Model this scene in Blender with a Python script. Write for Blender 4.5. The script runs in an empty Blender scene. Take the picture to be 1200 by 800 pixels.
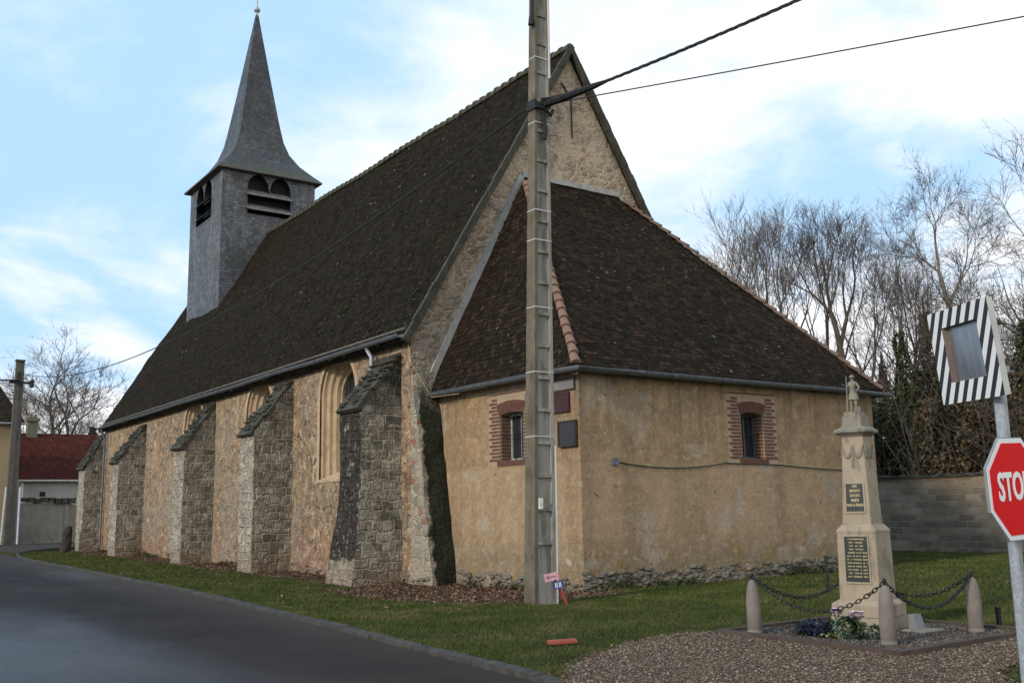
import bpy, bmesh, math, random
import numpy as np
from mathutils import Vector, Matrix, noise as mnoise
R = math.radians
random.seed(7); rng = np.random.default_rng(7)
scene = bpy.context.scene
col = scene.collection

# ------------------------------------------------------------------ camera
cam_d = bpy.data.cameras.new('camera'); cam = bpy.data.objects.new('camera', cam_d); col.objects.link(cam)
cr = Vector((0.8161, -0.5775, -0.0176)); cf = Vector((0.5694, 0.8054, 0.1650))
_pitch, _roll, _yaw = 0.1657, -0.0179, 0.6155
fw = Vector((math.sin(_yaw)*math.cos(_pitch), math.cos(_yaw)*math.cos(_pitch), math.sin(_pitch)))
rt = Vector((math.cos(_yaw), -math.sin(_yaw), 0)); up = rt.cross(fw)
r_ = rt*math.cos(_roll)+up*math.sin(_roll); u_ = -rt*math.sin(_roll)+up*math.cos(_roll)
M = Matrix(((r_.x, u_.x, -fw.x, 0), (r_.y, u_.y, -fw.y, 0), (r_.z, u_.z, -fw.z, 1.6), (0, 0, 0, 1)))
cam.matrix_world = M
cam_d.sensor_width = 36; cam_d.lens = 1158.6/1200*36; cam_d.clip_start = .1; cam_d.clip_end = 2000
scene.camera = cam

# ------------------------------------------------------------------ world, sun, exposure
SUN_AZ = R(-100)      # compass-like angle from +Y towards +X of the direction the sun stands in
SUN_EL = R(24)
w = bpy.data.worlds.new('World'); scene.world = w; w.use_nodes = True
wt = w.node_tree; wt.nodes.clear()
def wn(t, **k):
    n = wt.nodes.new(t)
    for a, b in k.items(): setattr(n, a, b)
    return n
sky = wn('ShaderNodeTexSky', sky_type='NISHITA', sun_disc=False, sun_elevation=SUN_EL, sun_rotation=SUN_AZ, air_density=1.0, dust_density=.6, ozone_density=1.4)
tc = wn('ShaderNodeTexCoord'); sep = wn('ShaderNodeSeparateXYZ'); wt.links.new(tc.outputs['Generated'], sep.inputs[0])
def wmath(op, a, b=None, clamp=False):
    n = wn('ShaderNodeMath', operation=op, use_clamp=clamp)
    for i, v in enumerate((a, b)):
        if v is None: continue
        if isinstance(v, (int, float)): n.inputs[i].default_value = v
        else: wt.links.new(v, n.inputs[i])
    return n.outputs[0]
zz = wmath('ADD', wmath('MAXIMUM', sep.outputs[2], 0), .22)
cx = wmath('DIVIDE', sep.outputs[0], zz); cy = wmath('DIVIDE', sep.outputs[1], zz)
cmb = wn('ShaderNodeCombineXYZ'); wt.links.new(cx, cmb.inputs[0]); wt.links.new(cy, cmb.inputs[1])
def wnoise(scale, det, rough, off):
    mp = wn('ShaderNodeMapping'); wt.links.new(cmb.outputs[0], mp.inputs[0]); mp.inputs['Location'].default_value = off
    n = wn('ShaderNodeTexNoise'); wt.links.new(mp.outputs[0], n.inputs['Vector'])
    n.inputs['Scale'].default_value = scale; n.inputs['Detail'].default_value = det; n.inputs['Roughness'].default_value = rough
    n.inputs['Distortion'].default_value = .35
    return n.outputs['Fac']
n1 = wnoise(.85, 8, .55, (3.1, 1.7, 0)); n2 = wnoise(2.6, 6, .6, (9.0, 4.0, 0))
# more cloud low down and towards the east (right), clear blue overhead
east = wmath('MULTIPLY', sep.outputs[0], .20)
low = wmath('MULTIPLY', wmath('SUBTRACT', .42, sep.outputs[2]), .62)
back = wmath('MULTIPLY', wmath('MAXIMUM', wmath('MULTIPLY', sep.outputs[1], -1.0), 0), .6)  # unseen cloud behind the camera, added to make the fill light less blue
dens = wmath('ADD', wmath('ADD', wmath('MULTIPLY', n1, 1.0), wmath('MULTIPLY', n2, .35)), wmath('ADD', wmath('ADD', east, low), back))
cr_ = wn('ShaderNodeValToRGB'); wt.links.new(dens, cr_.inputs[0])
cr_.color_ramp.elements[0].position = .73; cr_.color_ramp.elements[0].color = (0, 0, 0, 1)
cr_.color_ramp.elements[1].position = .93; cr_.color_ramp.elements[1].color = (1, 1, 1, 1)
cr_.color_ramp.interpolation = 'EASE'
SKYS = .11
skym = wn('ShaderNodeMix', data_type='RGBA', blend_type='MIX')       # thin veil of high haze over the blue
skym.inputs[0].default_value = .92
wt.links.new(sky.outputs[0], skym.inputs[6]); skym.inputs[7].default_value = (3.9, 6.1, 8.7, 1)
mixc = wn('ShaderNodeMix', data_type='RGBA')
wt.links.new(cr_.outputs[0], mixc.inputs[0]); wt.links.new(skym.outputs[2], mixc.inputs[6]); mixc.inputs[7].default_value = (8.2, 8.3, 8.5, 1)
bg = wn('ShaderNodeBackground'); wt.links.new(mixc.outputs[2], bg.inputs[0]); bg.inputs[1].default_value = SKYS
wo = wn('ShaderNodeOutputWorld'); wt.links.new(bg.outputs[0], wo.inputs[0])

sl = bpy.data.lights.new('sun', 'SUN'); so = bpy.data.objects.new('sun', sl); col.objects.link(so)
sl.energy = 2.1; sl.angle = R(7); sl.color = (1, .86, .68)
sd = Vector((math.sin(SUN_AZ)*math.cos(SUN_EL), math.cos(SUN_AZ)*math.cos(SUN_EL), math.sin(SUN_EL)))
so.rotation_euler = sd.to_track_quat('Z', 'Y').to_euler()
scene.view_settings.view_transform = 'Standard'; scene.view_settings.look = 'None'
scene.view_settings.gamma = 1; scene.view_settings.exposure = 0.30
scene.render.engine = 'CYCLES'
scene.cycles.max_bounces = 5; scene.cycles.diffuse_bounces = 3; scene.cycles.use_denoising = True

# ------------------------------------------------------------------ helpers
class MB:
    def __init__(s): s.v = []; s.f = []
    def add(s, vs, fs):
        b = len(s.v); s.v += [tuple(p) for p in vs]; s.f += [tuple(b+i for i in f) for f in fs]; return s
    def box(s, x0, x1, y0, y1, z0, z1):
        return s.add([(x0,y0,z0),(x1,y0,z0),(x1,y1,z0),(x0,y1,z0),(x0,y0,z1),(x1,y0,z1),(x1,y1,z1),(x0,y1,z1)],
                     [(0,3,2,1),(4,5,6,7),(0,1,5,4),(1,2,6,5),(2,3,7,6),(3,0,4,7)])
    def obb(s, c, ax, ay, az):   # half axes
        c = Vector(c); ax = Vector(ax); ay = Vector(ay); az = Vector(az)
        P = [c+ax*i+ay*j+az*k for k in (-1, 1) for (i, j) in ((-1,-1),(1,-1),(1,1),(-1,1))]
        return s.add(P, [(0,3,2,1),(4,5,6,7),(0,1,5,4),(1,2,6,5),(2,3,7,6),(3,0,4,7)])
    def tube(s, pts, rad, n=8, cap=True):
        pts = [Vector(p) for p in pts]
        if not hasattr(rad, '__len__'): rad = [rad]*len(pts)
        b = len(s.v); m = len(pts)
        prev = None
        for i, p in enumerate(pts):
            d = (pts[min(i+1, m-1)]-pts[max(i-1, 0)])
            if d.length < 1e-9: d = Vector((0, 0, 1))
            d.normalize()
            if prev is None:
                a = d.cross(Vector((0, 0, 1)) if abs(d.z) < .9 else Vector((1, 0, 0))).normalized()
            else:
                a = (prev-d*prev.dot(d)).normalized()
            prev = a; bb = d.cross(a)
            for k in range(n):
                t = 2*math.pi*k/n
                q = p+(a*math.cos(t)+bb*math.sin(t))*rad[i]
                s.v.append((q.x, q.y, q.z))
        for i in range(m-1):
            for k in range(n):
                k2 = (k+1) % n
                s.f.append((b+i*n+k, b+i*n+k2, b+(i+1)*n+k2, b+(i+1)*n+k))
        if cap:
            s.f.append(tuple(b+k for k in range(n))[::-1]); s.f.append(tuple(b+(m-1)*n+k for k in range(n)))
        return s
    def prism(s, poly, fn0, fn1):  # poly of 2D points, two maps to 3D
        n = len(poly); A = [fn0(*p) for p in poly]; B = [fn1(*p) for p in poly]
        return s.add(A+B, [tuple(range(n))[::-1], tuple(range(n, 2*n))]+[(i, (i+1) % n, n+(i+1) % n, n+i) for i in range(n)])
    def grid(s, P, nu, nv, wrap=False):
        b = len(s.v)
        for j in range(nv+1):
            for i in range(nu+1): s.v.append(tuple(P(i/nu, j/nv)))
        for j in range(nv):
            for i in range(nu):
                a = b+j*(nu+1)+i; s.f.append((a, a+1, a+nu+2, a+nu+1))
        return s
    def build(s, name, mat, parent=None, smooth=False, fix=True, loc=None):
        return mk(name, s.v, s.f, mat, parent, smooth, fix, loc)
def setuv(me, uvn=None):
    if len(me.polygons) > 60000: return
    uv = me.uv_layers.new(name='UVMap').data
    Z = Vector((0, 0, 1))
    for p in me.polygons:
        n = p.normal
        if uvn is not None: n = max(uvn, key=lambda q: q.dot(n))
        elif abs(n.z) < .5 and max(abs(n.x), abs(n.y)) > .85:
            n = Vector((math.copysign(1, n.x), 0, 0)) if abs(n.x) > abs(n.y) else Vector((0, math.copysign(1, n.y), 0))
        if abs(n.z) > .97: t = Vector((1, 0, 0)); b = Vector((0, 1, 0))
        else:
            t = Z.cross(n).normalized(); b = n.cross(t)
        for li in p.loop_indices:
            c = me.vertices[me.loops[li].vertex_index].co
            uv[li].uv = (c.dot(t), c.dot(b))
def mk(name, v, f, mat, parent=None, smooth=False, fix=True, loc=None, uvn=None):
    me = bpy.data.meshes.new(name)
    if loc is not None: v = [(a-loc[0], b-loc[1], c-loc[2]) for a, b, c in v]
    me.from_pydata(v, [], f); me.update()
    if fix:
        bm = bmesh.new(); bm.from_mesh(me); bmesh.ops.recalc_face_normals(bm, faces=bm.faces); bm.to_mesh(me); bm.free()
    setuv(me, uvn)
    if smooth: me.polygons.foreach_set('use_smooth', [True]*len(me.polygons))
    if mat: me.materials.append(mat)
    o = bpy.data.objects.new(name, me); col.objects.link(o)
    if parent: o.parent = parent
    if loc is not None: o.location = loc
    return o
def npmesh(name, V, F, mat, parent=None, smooth=False):   # V (n,3) F (m,k) numpy arrays
    me = bpy.data.meshes.new(name); k = F.shape[1]
    me.vertices.add(len(V)); me.vertices.foreach_set('co', V.astype(np.float32).ravel())
    me.loops.add(F.size); me.loops.foreach_set('vertex_index', F.astype(np.int32).ravel())
    me.polygons.add(len(F)); me.polygons.foreach_set('loop_start', np.arange(0, F.size, k, dtype=np.int32))
    me.update(calc_edges=True)
    if smooth: me.polygons.foreach_set('use_smooth', np.ones(len(F), bool))
    me.materials.append(mat)
    o = bpy.data.objects.new(name, me); col.objects.link(o)
    if parent: o.parent = parent
    return o
def tag(o, label=None, cat=None, group=None, kind=None):
    if label: o['label'] = label
    if cat: o['category'] = cat
    if group: o['group'] = group
    if kind: o['kind'] = kind
    return o
def empty(name, loc, label, cat, group=None, rz=0):
    o = bpy.data.objects.new(name, None); col.objects.link(o); o.location = loc; o.rotation_euler = (0, 0, rz); o.empty_display_size = .2
    return tag(o, label, cat, group)
def keep(o, parent):        # parent while geometry was modelled in world metres
    o.parent = parent; o.matrix_parent_inverse = Matrix.Translation(Vector(parent.location)).inverted() if parent.rotation_euler.z == 0 else parent.matrix_world.inverted()
    return o
def face_holes(outer, holes, to3):
    bm = bmesh.new()
    for lp in [outer]+holes:
        vs = [bm.verts.new(to3(*p)) for p in lp]
        for i in range(len(vs)): bm.edges.new((vs[i], vs[(i+1) % len(vs)]))
    bmesh.ops.triangle_fill(bm, use_beauty=True, use_dissolve=False, edges=bm.edges[:])
    bm.verts.index_update()
    v = [tuple(q.co) for q in bm.verts]; f = [tuple(q.index for q in fc.verts) for fc in bm.faces]; bm.free()
    return v, f
def orient(v, f, nrm):
    out = []
    for fc in f:
        a, b, c = [Vector(v[i]) for i in fc[:3]]
        out.append(fc if (b-a).cross(c-a).dot(nrm) > 0 else fc[::-1])
    return out

# ------------------------------------------------------------------ node materials
class Mt:
    def __init__(s, name, rough=.9, spec=.3):
        s.m = bpy.data.materials.new(name); s.m.use_nodes = True; s.t = s.m.node_tree
        s.p = s.t.nodes['Principled BSDF']; s.p.inputs['Roughness'].default_value = rough
        s.p.inputs['Specular IOR Level'].default_value = spec
        s.tc = s.t.nodes.new('ShaderNodeTexCoord')
        s.obj = s.geo = None
    def n(s, t, **k):
        x = s.t.nodes.new(t)
        for a, b in k.items(): setattr(x, a, b)
        return x
    def pos(s):
        if s.geo is None: s.geo = s.n('ShaderNodeNewGeometry').outputs['Position']
        return s.geo
    def L(s, a, b):
        if isinstance(a, (int, float)): b.default_value = a
        elif isinstance(a, (tuple, list)): b.default_value = tuple(a)+(1,) if len(a) == 3 and len(b.default_value) == 4 else a
        else: s.t.links.new(a, b)
    def map(s, v, scale=(1,1,1), loc=(0,0,0), rot=(0,0,0)):
        x = s.n('ShaderNodeMapping'); s.L(v, x.inputs[0]); x.inputs['Scale'].default_value = scale; x.inputs['Location'].default_value = loc; x.inputs['Rotation'].default_value = rot
        return x.outputs[0]
    def noise(s, scale, det=4, rough=.55, v=None, dist=0):
        x = s.n('ShaderNodeTexNoise'); s.L(v or s.pos(), x.inputs['Vector'])
        x.inputs['Scale'].default_value = scale; x.inputs['Detail'].default_value = det; x.inputs['Roughness'].default_value = rough; x.inputs['Distortion'].default_value = dist
        return x.outputs['Fac']
    def noisec(s, scale, v=None):
        x = s.n('ShaderNodeTexNoise'); s.L(v or s.pos(), x.inputs['Vector']); x.inputs['Scale'].default_value = scale
        return x.outputs['Color']
    def vor(s, scale, v=None, feature='F1', out='Distance', rnd=1):
        x = s.n('ShaderNodeTexVoronoi', feature=feature); s.L(v or s.pos(), x.inputs['Vector']); x.inputs['Scale'].default_value = scale
        x.inputs['Randomness'].default_value = rnd
        return x.outputs[out]
    def brick(s, v, bw, rh, mortar, bias=0, smooth=.1, off=.5):
        x = s.n('ShaderNodeTexBrick'); s.L(v, x.inputs['Vector']); x.inputs['Scale'].default_value = 1
        x.inputs['Brick Width'].default_value = bw; x.inputs['Row Height'].default_value = rh; x.inputs['Mortar Size'].default_value = mortar
        x.inputs['Mortar Smooth'].default_value = smooth; x.inputs['Bias'].default_value = bias; x.offset = off
        x.inputs['Color1'].default_value = (0,0,0,1); x.inputs['Color2'].default_value = (1,1,1,1); x.inputs['Mortar'].default_value = (.5,.5,.5,1)
        return x.outputs['Color'], x.outputs['Fac']
    def ramp(s, f, stops, interp='LINEAR'):
        x = s.n('ShaderNodeValToRGB'); s.L(f, x.inputs[0]); e = x.color_ramp; e.interpolation = interp
        while len(e.elements) < len(stops): e.elements.new(.5)
        for el, (p, c) in zip(e.elements, stops):
            el.position = p; el.color = (c, c, c, 1) if isinstance(c, (int, float)) else tuple(c)+(1,)
        return x.outputs[0]
    def mix(s, f, a, b, bt='MIX'):
        x = s.n('ShaderNodeMix', data_type='RGBA', blend_type=bt)
        s.L(f, x.inputs[0]); s.L(a, x.inputs[6]); s.L(b, x.inputs[7]); return x.outputs[2]
    def math(s, op, a, b=0, clamp=False):
        x = s.n('ShaderNodeMath', operation=op, use_clamp=clamp); s.L(a, x.inputs[0]); s.L(b, x.inputs[1]); return x.outputs[0]
    def sepz(s, v=None, i=2):
        x = s.n('ShaderNodeSeparateXYZ'); s.L(v or s.pos(), x.inputs[0]); return x.outputs[i]
    def bump(s, h, dist=.02, strength=1.0, prev=None):
        x = s.n('ShaderNodeBump'); s.L(h, x.inputs['Height']); x.inputs['Distance'].default_value = dist; x.inputs['Strength'].default_value = strength
        if prev is not None: s.L(prev, x.inputs['Normal'])
        return x.outputs[0]
    def warp(s, v, amt, scale):
        c = s.noisec(scale, s.pos()); x = s.n('ShaderNodeVectorMath', operation='SUBTRACT'); s.L(c, x.inputs[0]); x.inputs[1].default_value = (.5,.5,.5)
        y = s.n('ShaderNodeVectorMath', operation='SCALE'); s.L(x.outputs[0], y.inputs[0]); y.inputs['Scale'].default_value = amt
        z = s.n('ShaderNodeVectorMath', operation='ADD'); s.L(v, z.inputs[0]); s.L(y.outputs[0], z.inputs[1]); return z.outputs[0]
    def grain(s, c, lo=.62, hi=1.25, scale=24, det=6):
        f = s.noise(scale, det, .85); g_ = s.ramp(f, [(.34, lo), (.66, hi)])
        return s.mix(1.0, c, g_, 'MULTIPLY')
    def out(s, c=None, nrm=None, rough=None):
        if c is not None: s.L(c, s.p.inputs['Base Color'])
        if nrm is not None: s.L(nrm, s.p.inputs['Normal'])
        if rough is not None: s.L(rough, s.p.inputs['Roughness'])
        return s.m
    def uv(s): return s.tc.outputs['UV']
def flat(name, c, rough=.8, metal=0, var=.25, scale=6, spec=.3, bump=.0):
    m = Mt(name, rough, spec); m.p.inputs['Metallic'].default_value = metal
    f = m.noise(scale, 5, .6, m.tc.outputs['Object'])
    a = tuple(x*(1-var) for x in c); b = tuple(min(1, x*(1+var)) for x in c)
    cc = m.ramp(f, [(.3, a), (.7, b)])
    return m.out(cc, m.bump(m.noise(scale*6, 4, .6, m.tc.outputs['Object']), bump) if bump else None)

def mat_nave():
    m = Mt('nave_plaster', .95, .15)
    big = m.noise(.55, 5, .6); med = m.noise(2.2, 6, .65); fine = m.noise(14, 5, .7)
    base = m.ramp(big, [(.3, (.36,.235,.135)), (.5, (.45,.305,.18)), (.68, (.30,.21,.135))])
    base = m.mix(m.ramp(med, [(.45, 0), (.72, .8)]), base, (.56,.41,.26))
    # rubble showing through
    v = m.warp(m.map(m.pos(), (1, 1, 1.5)), .16, 3)
    cell = m.vor(4.2, v, 'F1', 'Color'); edge = m.vor(4.2, v, 'DISTANCE_TO_EDGE')
    cs = m.n('ShaderNodeSeparateColor'); m.L(cell, cs.inputs[0])
    stonec = m.ramp(cs.outputs[0], [(0, (.15,.11,.08)), (.3, (.30,.21,.135)), (.6, (.42,.31,.20)), (.85, (.24,.13,.085)), (1, (.52,.42,.30))])
    stone = m.ramp(edge, [(.04, 0), (.10, 1)])
    show = m.math('MULTIPLY', stone, m.ramp(m.noise(1.1, 5, .65, m.map(m.pos(), loc=(5,2,1))), [(.36, .1), (.56, .9)]))
    c = m.mix(show, base, stonec)
    # dark voids where render has fallen
    void = m.math('MULTIPLY', m.ramp(cs.outputs[1], [(.84, 0), (.88, 1)]), m.math('MULTIPLY', m.ramp(edge, [(.06, 0), (.16, 1)]), m.ramp(med, [(.47, 0), (.55, 1)])))
    c = m.mix(m.math('MULTIPLY', void, .85), c, (.14,.075,.045))
    # rising damp: pinkish at the foot
    z = m.sepz(); foot = m.ramp(m.math('ADD', z, m.math('MULTIPLY', med, 1.4)), [(.6, .75), (2.0, 0)])
    foot = m.ramp(m.math('DIVIDE', m.math('ADD', z, m.math('MULTIPLY', med, 1.6)), 4), [(.2, .85), (.62, 0)])
    c = m.mix(foot, c, m.mix(fine, (.44,.20,.11), (.30,.19,.125)))
    band = m.math('SUBTRACT', z, m.math('MULTIPLY', m.noise(.5, 3), 1.4))
    bandm = m.ramp(m.math('DIVIDE', m.math('ADD', band, 2), 4), [(.63, 0), (.66, .55), (.69, .0)])
    c = m.mix(m.math('MULTIPLY', bandm, m.ramp(fine, [(.4, 0), (.6, 1)])), c, (.18,.13,.10))
    c = m.mix(m.ramp(m.noise(3.0, 8, .75, m.map(m.pos(), loc=(1,7,3))), [(.48, 0), (.58, .85)]), c, (.20,.14,.095))
    streak = m.noise(1.6, 5, .6, m.map(m.pos(), (1, 1, .12)))
    c = m.mix(m.ramp(streak, [(.45, 0), (.68, .65)]), c, (.24,.175,.12))
    c = m.mix(m.ramp(m.noise(4.5, 8, .8, m.map(m.pos(), loc=(4,4,9))), [(.50, 0), (.62, .7)]), c, (.66,.55,.40))
    c = m.mix(m.ramp(m.noise(.45, 4, .6, m.map(m.pos(), (1,1,.5), loc=(14,4,2))), [(.50, 0), (.60, .6)]), c, m.mix(fine, (.42,.37,.30), (.25,.21,.165)))
    c = m.grain(m.grain(c, .55, 1.25, 15), .62, 1.15, 4.5)
    h = m.math('ADD', m.math('MULTIPLY', show, .6), m.math('ADD', m.math('MULTIPLY', fine, .5), m.math('MULTIPLY', void, -1.2)))
    return m.out(c, m.bump(m.math('ADD', h, m.math('MULTIPLY', med, .8)), .05, .9))
def mat_rubble(name='gable_rubble', a=(.50,.39,.27), b=(.27,.195,.135), grey=(.38,.34,.28)):
    m = Mt(name, .95, .15)
    v = m.warp(m.warp(m.map(m.pos(), (1, 1, 1.35)), .22, 2.2), .12, 9)
    cell = m.vor(3.4, v, 'F1', 'Color'); edge = m.vor(3.4, v, 'DISTANCE_TO_EDGE')
    cs = m.n('ShaderNodeSeparateColor'); m.L(cell, cs.inputs[0])
    fine = m.noise(16, 5, .7); med = m.noise(1.6, 6, .65)
    mort = m.ramp(med, [(.3, a), (.5, tuple(x*1.12 for x in a)), (.7, grey)])
    st = m.ramp(cs.outputs[0], [(0, b), (.35, tuple(x*.9 for x in a)), (.6, grey), (.8, (.30,.15,.09)), (.9, (.5,.42,.33)), (1, b)])
    f = m.math('MULTIPLY', m.ramp(edge, [(.02, 0), (.2, .85)]), m.ramp(m.noise(1.4, 5, .6, m.map(m.pos(), loc=(3,3,3))), [(.40, .05), (.54, .95)]))
    c = m.mix(f, mort, st)
    c = m.mix(m.ramp(m.noise(2.6, 7, .7), [(.52, 0), (.66, .8)]), c, (.17,.135,.10))
    c = m.mix(m.ramp(m.noise(5, 7, .7, m.map(m.pos(), loc=(8,1,2))), [(.58, 0), (.68, .7)]), c, (.58,.54,.46))
    c = m.mix(m.math('MULTIPLY', fine, .25), c, (.14,.11,.09))
    c = m.grain(c, .6, 1.3, 14)
    zt_ = m.sepz(); cg = m.ramp(m.math('DIVIDE', m.math('ADD', zt_, med), 10), [(.50, .75), (.78, 0)]); c = m.mix(m.math('MULTIPLY', cg, m.ramp(m.noise(2.0, 6, .7, m.map(m.pos(), loc=(2,2,2))), [(.35, .3), (.6, 1)])), c, m.mix(fine, (.13,.13,.105), (.30,.28,.235)))
    h = m.math('ADD', m.math('MULTIPLY', f, .7), m.math('MULTIPLY', fine, .5))
    return m.out(c, m.bump(h, .06, 1))
def mat_masonry(name, mossy=.35, tint=(1,1,1), dark=.5):
    m = Mt(name, .95, .15)
    uvw = m.warp(m.uv(), .20, 2.4)
    uvw = m.warp(uvw, .05, 9)
    bc, bf = m.brick(uvw, .44, .24, .034, 0, 1.0)
    bc2, bf2 = m.brick(m.map(uvw, loc=(.21,.11,0)), .30, .24, .032, 0, 1.0)
    sel = m.ramp(m.noise(.9, 2, .5), [(.49, 0), (.51, 1)])
    f = m.mix(sel, bf, bf2); rnd = m.mix(sel, bc, bc2)
    fine = m.noise(13, 6, .7); med = m.noise(2.4, 6, .65)
    st = m.ramp(rnd, [(0, (.13,.115,.09)), (.25, (.46,.41,.32)), (.5, (.24,.21,.16)), (.75, (.56,.50,.39)), (1, (.36,.30,.225))])
    st = m.mix(m.ramp(m.noise(3.2, 6, .7, m.map(m.pos(), loc=(5,1,1))), [(.48, 0), (.62, .7)]), st, (.11,.10,.07))
    mort = m.mix(med, (.60,.54,.44), (.40,.355,.285))
    f = m.math('MAXIMUM', f, m.ramp(m.noise(5.5, 6, .75, m.map(m.pos(), loc=(7,7,7))), [(.54, 0), (.62, .85)]))
    c = m.mix(f, st, mort)
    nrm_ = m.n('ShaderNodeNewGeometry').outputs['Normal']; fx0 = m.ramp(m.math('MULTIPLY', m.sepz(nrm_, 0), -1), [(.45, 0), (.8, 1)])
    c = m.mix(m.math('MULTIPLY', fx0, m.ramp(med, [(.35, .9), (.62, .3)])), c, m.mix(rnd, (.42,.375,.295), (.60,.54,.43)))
    blk = m.math('MULTIPLY', m.ramp(m.noise(1.5, 7, .7, m.map(m.pos(), loc=(2,8,5))), [(.50, 0), (.58, 1)]), mossy)
    z = m.sepz(); top = m.ramp(m.math('DIVIDE', m.math('ADD', z, m.math('MULTIPLY', m.noise(2.2, 5), 3)), 8), [(.60, 0), (.78, dark)])
    c = m.mix(m.math('MAXIMUM', blk, top), c, m.mix(fine, (.018,.02,.015), (.085,.085,.07)))
    c = m.mix(m.ramp(m.math('DIVIDE', m.math('ADD', z, med), 3), [(.12, .55), (.42, 0)]), c, (.34,.235,.155))
    c = m.mix(m.ramp(m.noise(7, 6, .75), [(.58, 0), (.70, .6)]), c, (.50,.48,.42))
    if dark >= 1:
        n_ = m.n('ShaderNodeNewGeometry').outputs['Normal']; fx = m.ramp(m.math('MULTIPLY', m.sepz(n_, 0), -1), [(.5, 0), (.8, 1)])
        k_ = m.math('MULTIPLY', fx, m.ramp(m.noise(1.7, 6, .7, m.map(m.pos(), loc=(6,2,1))), [(.34, 0), (.42, .97)])); k_ = m.math('MULTIPLY', k_, m.ramp(m.math('ADD', m.sepz(), med), [(.9, .1), (1.3, 1)])); c = m.mix(k_, c, m.mix(fine, (.016,.013,.010), (.075,.062,.050))); c = m.mix(m.math('MULTIPLY', k_, m.ramp(m.noise(6, 7, .8, m.map(m.pos(), loc=(3,9,1))), [(.57, 0), (.63, .85)])), c, (.48,.45,.40))
    if tint != (1,1,1): c = m.mix(1.0, c, tint, 'MULTIPLY')
    c = m.grain(m.grain(c, .55, 1.25, 15), .7, 1.15, 4)
    h = m.math('ADD', m.math('MULTIPLY', f, -1.0), m.math('ADD', m.math('MULTIPLY', fine, .9), m.math('MULTIPLY', rnd, .7)))
    return m.out(c, m.bump(h, .045, .9))
def mat_annex():
    m = Mt('annex_plaster', .93, .18)
    big = m.noise(.6, 5, .6); med = m.noise(2.5, 6, .68); fine = m.noise(18, 6, .75)
    c = m.ramp(big, [(.25, (.34,.22,.115)), (.5, (.43,.295,.16)), (.75, (.35,.25,.15))])
    c = m.mix(m.ramp(med, [(.40, .8), (.60, 0)]), c, (.25,.17,.10))
    z = m.sepz()
    low = m.ramp(m.math('DIVIDE', m.math('ADD', z, m.math('MULTIPLY', med, .35)), 5), [(.515, .85), (.53, 0)])  # older render below the cable line
    c = m.mix(low, c, m.mix(med, (.50,.35,.215), (.34,.24,.15)))
    foot = m.ramp(m.math('DIVIDE', m.math('ADD', z, m.math('MULTIPLY', med, 1.3)), 3), [(.36, .95), (.58, 0)])
    c = m.mix(foot, c, m.mix(m.noise(4, 6, .7), (.13,.11,.08), (.36,.28,.18)))
    moss = m.math('MULTIPLY', foot, m.ramp(m.noise(1.7, 5, .6, m.map(m.pos(), loc=(4,4,4))), [(.5, 0), (.62, .8)]))
    c = m.mix(moss, c, (.26,.17,.05))
    patch = m.ramp(m.noise(.95, 4, .55, m.map(m.pos(), loc=(1.3,6,2.2))), [(.585, 0), (.61, .55)])
    c = m.mix(patch, c, (.42,.39,.33))
    chip = m.math('MULTIPLY', m.ramp(m.vor(2.6, m.warp(m.pos(), .3, 6), 'F1'), [(.07, 1), (.10, 0)]), m.ramp(m.noise(.8, 2), [(.45, 0), (.55, 1)]))
    c = m.mix(m.math('MULTIPLY', chip, .8), c, (.20,.115,.07))
    chip2 = m.math('MULTIPLY', m.ramp(m.vor(1.5, m.warp(m.map(m.pos(), loc=(.4,.7,.2)), .3, 5), 'F1'), [(.09, 1), (.12, 0)]), m.ramp(m.noise(.7, 2, .5, m.map(m.pos(), loc=(5,5,5))), [(.5, 0), (.55, 1)]))
    c = m.mix(m.math('MULTIPLY', chip2, .8), c, (.60,.55,.46))
    streak = m.noise(1.3, 6, .6, m.map(m.pos(), (1.2, 1.2, .10)))
    c = m.mix(m.ramp(streak, [(.44, 0), (.66, .6)]), c, (.22,.155,.092))
    c = m.mix(m.ramp(fine, [(.35, .45), (.6, 0)]), c, (.26,.19,.12))
    c = m.mix(m.ramp(m.noise(6.5, 7, .8, m.map(m.pos(), loc=(9,2,4))), [(.52, 0), (.64, .55)]), c, (.55,.43,.28))
    drip = m.math('MULTIPLY', m.ramp(m.noise(2.4, 5, .6, m.map(m.pos(), (1.6, 1.6, .05))), [(.5, 0), (.64, .8)]), m.ramp(m.math('DIVIDE', m.math('ADD', m.sepz(), med), 5), [(.62, 0), (.93, 1)]))
    c = m.mix(drip, c, (.17,.125,.08))
    crack = m.math('MULTIPLY', m.ramp(m.vor(.55, m.warp(m.pos(), .5, 2.2), 'DISTANCE_TO_EDGE'), [(.003, 1), (.009, 0)]), m.ramp(m.noise(.6, 2), [(.5, 0), (.56, .7)]))
    c = m.grain(m.grain(c, .80, 1.12, 20), .80, 1.12, 3)
    h = m.math('ADD', m.math('MULTIPLY', med, .8), m.math('ADD', m.math('MULTIPLY', fine, .45), m.math('MULTIPLY', chip, -1)))
    return m.out(c, m.bump(h, .035, .9))
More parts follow.
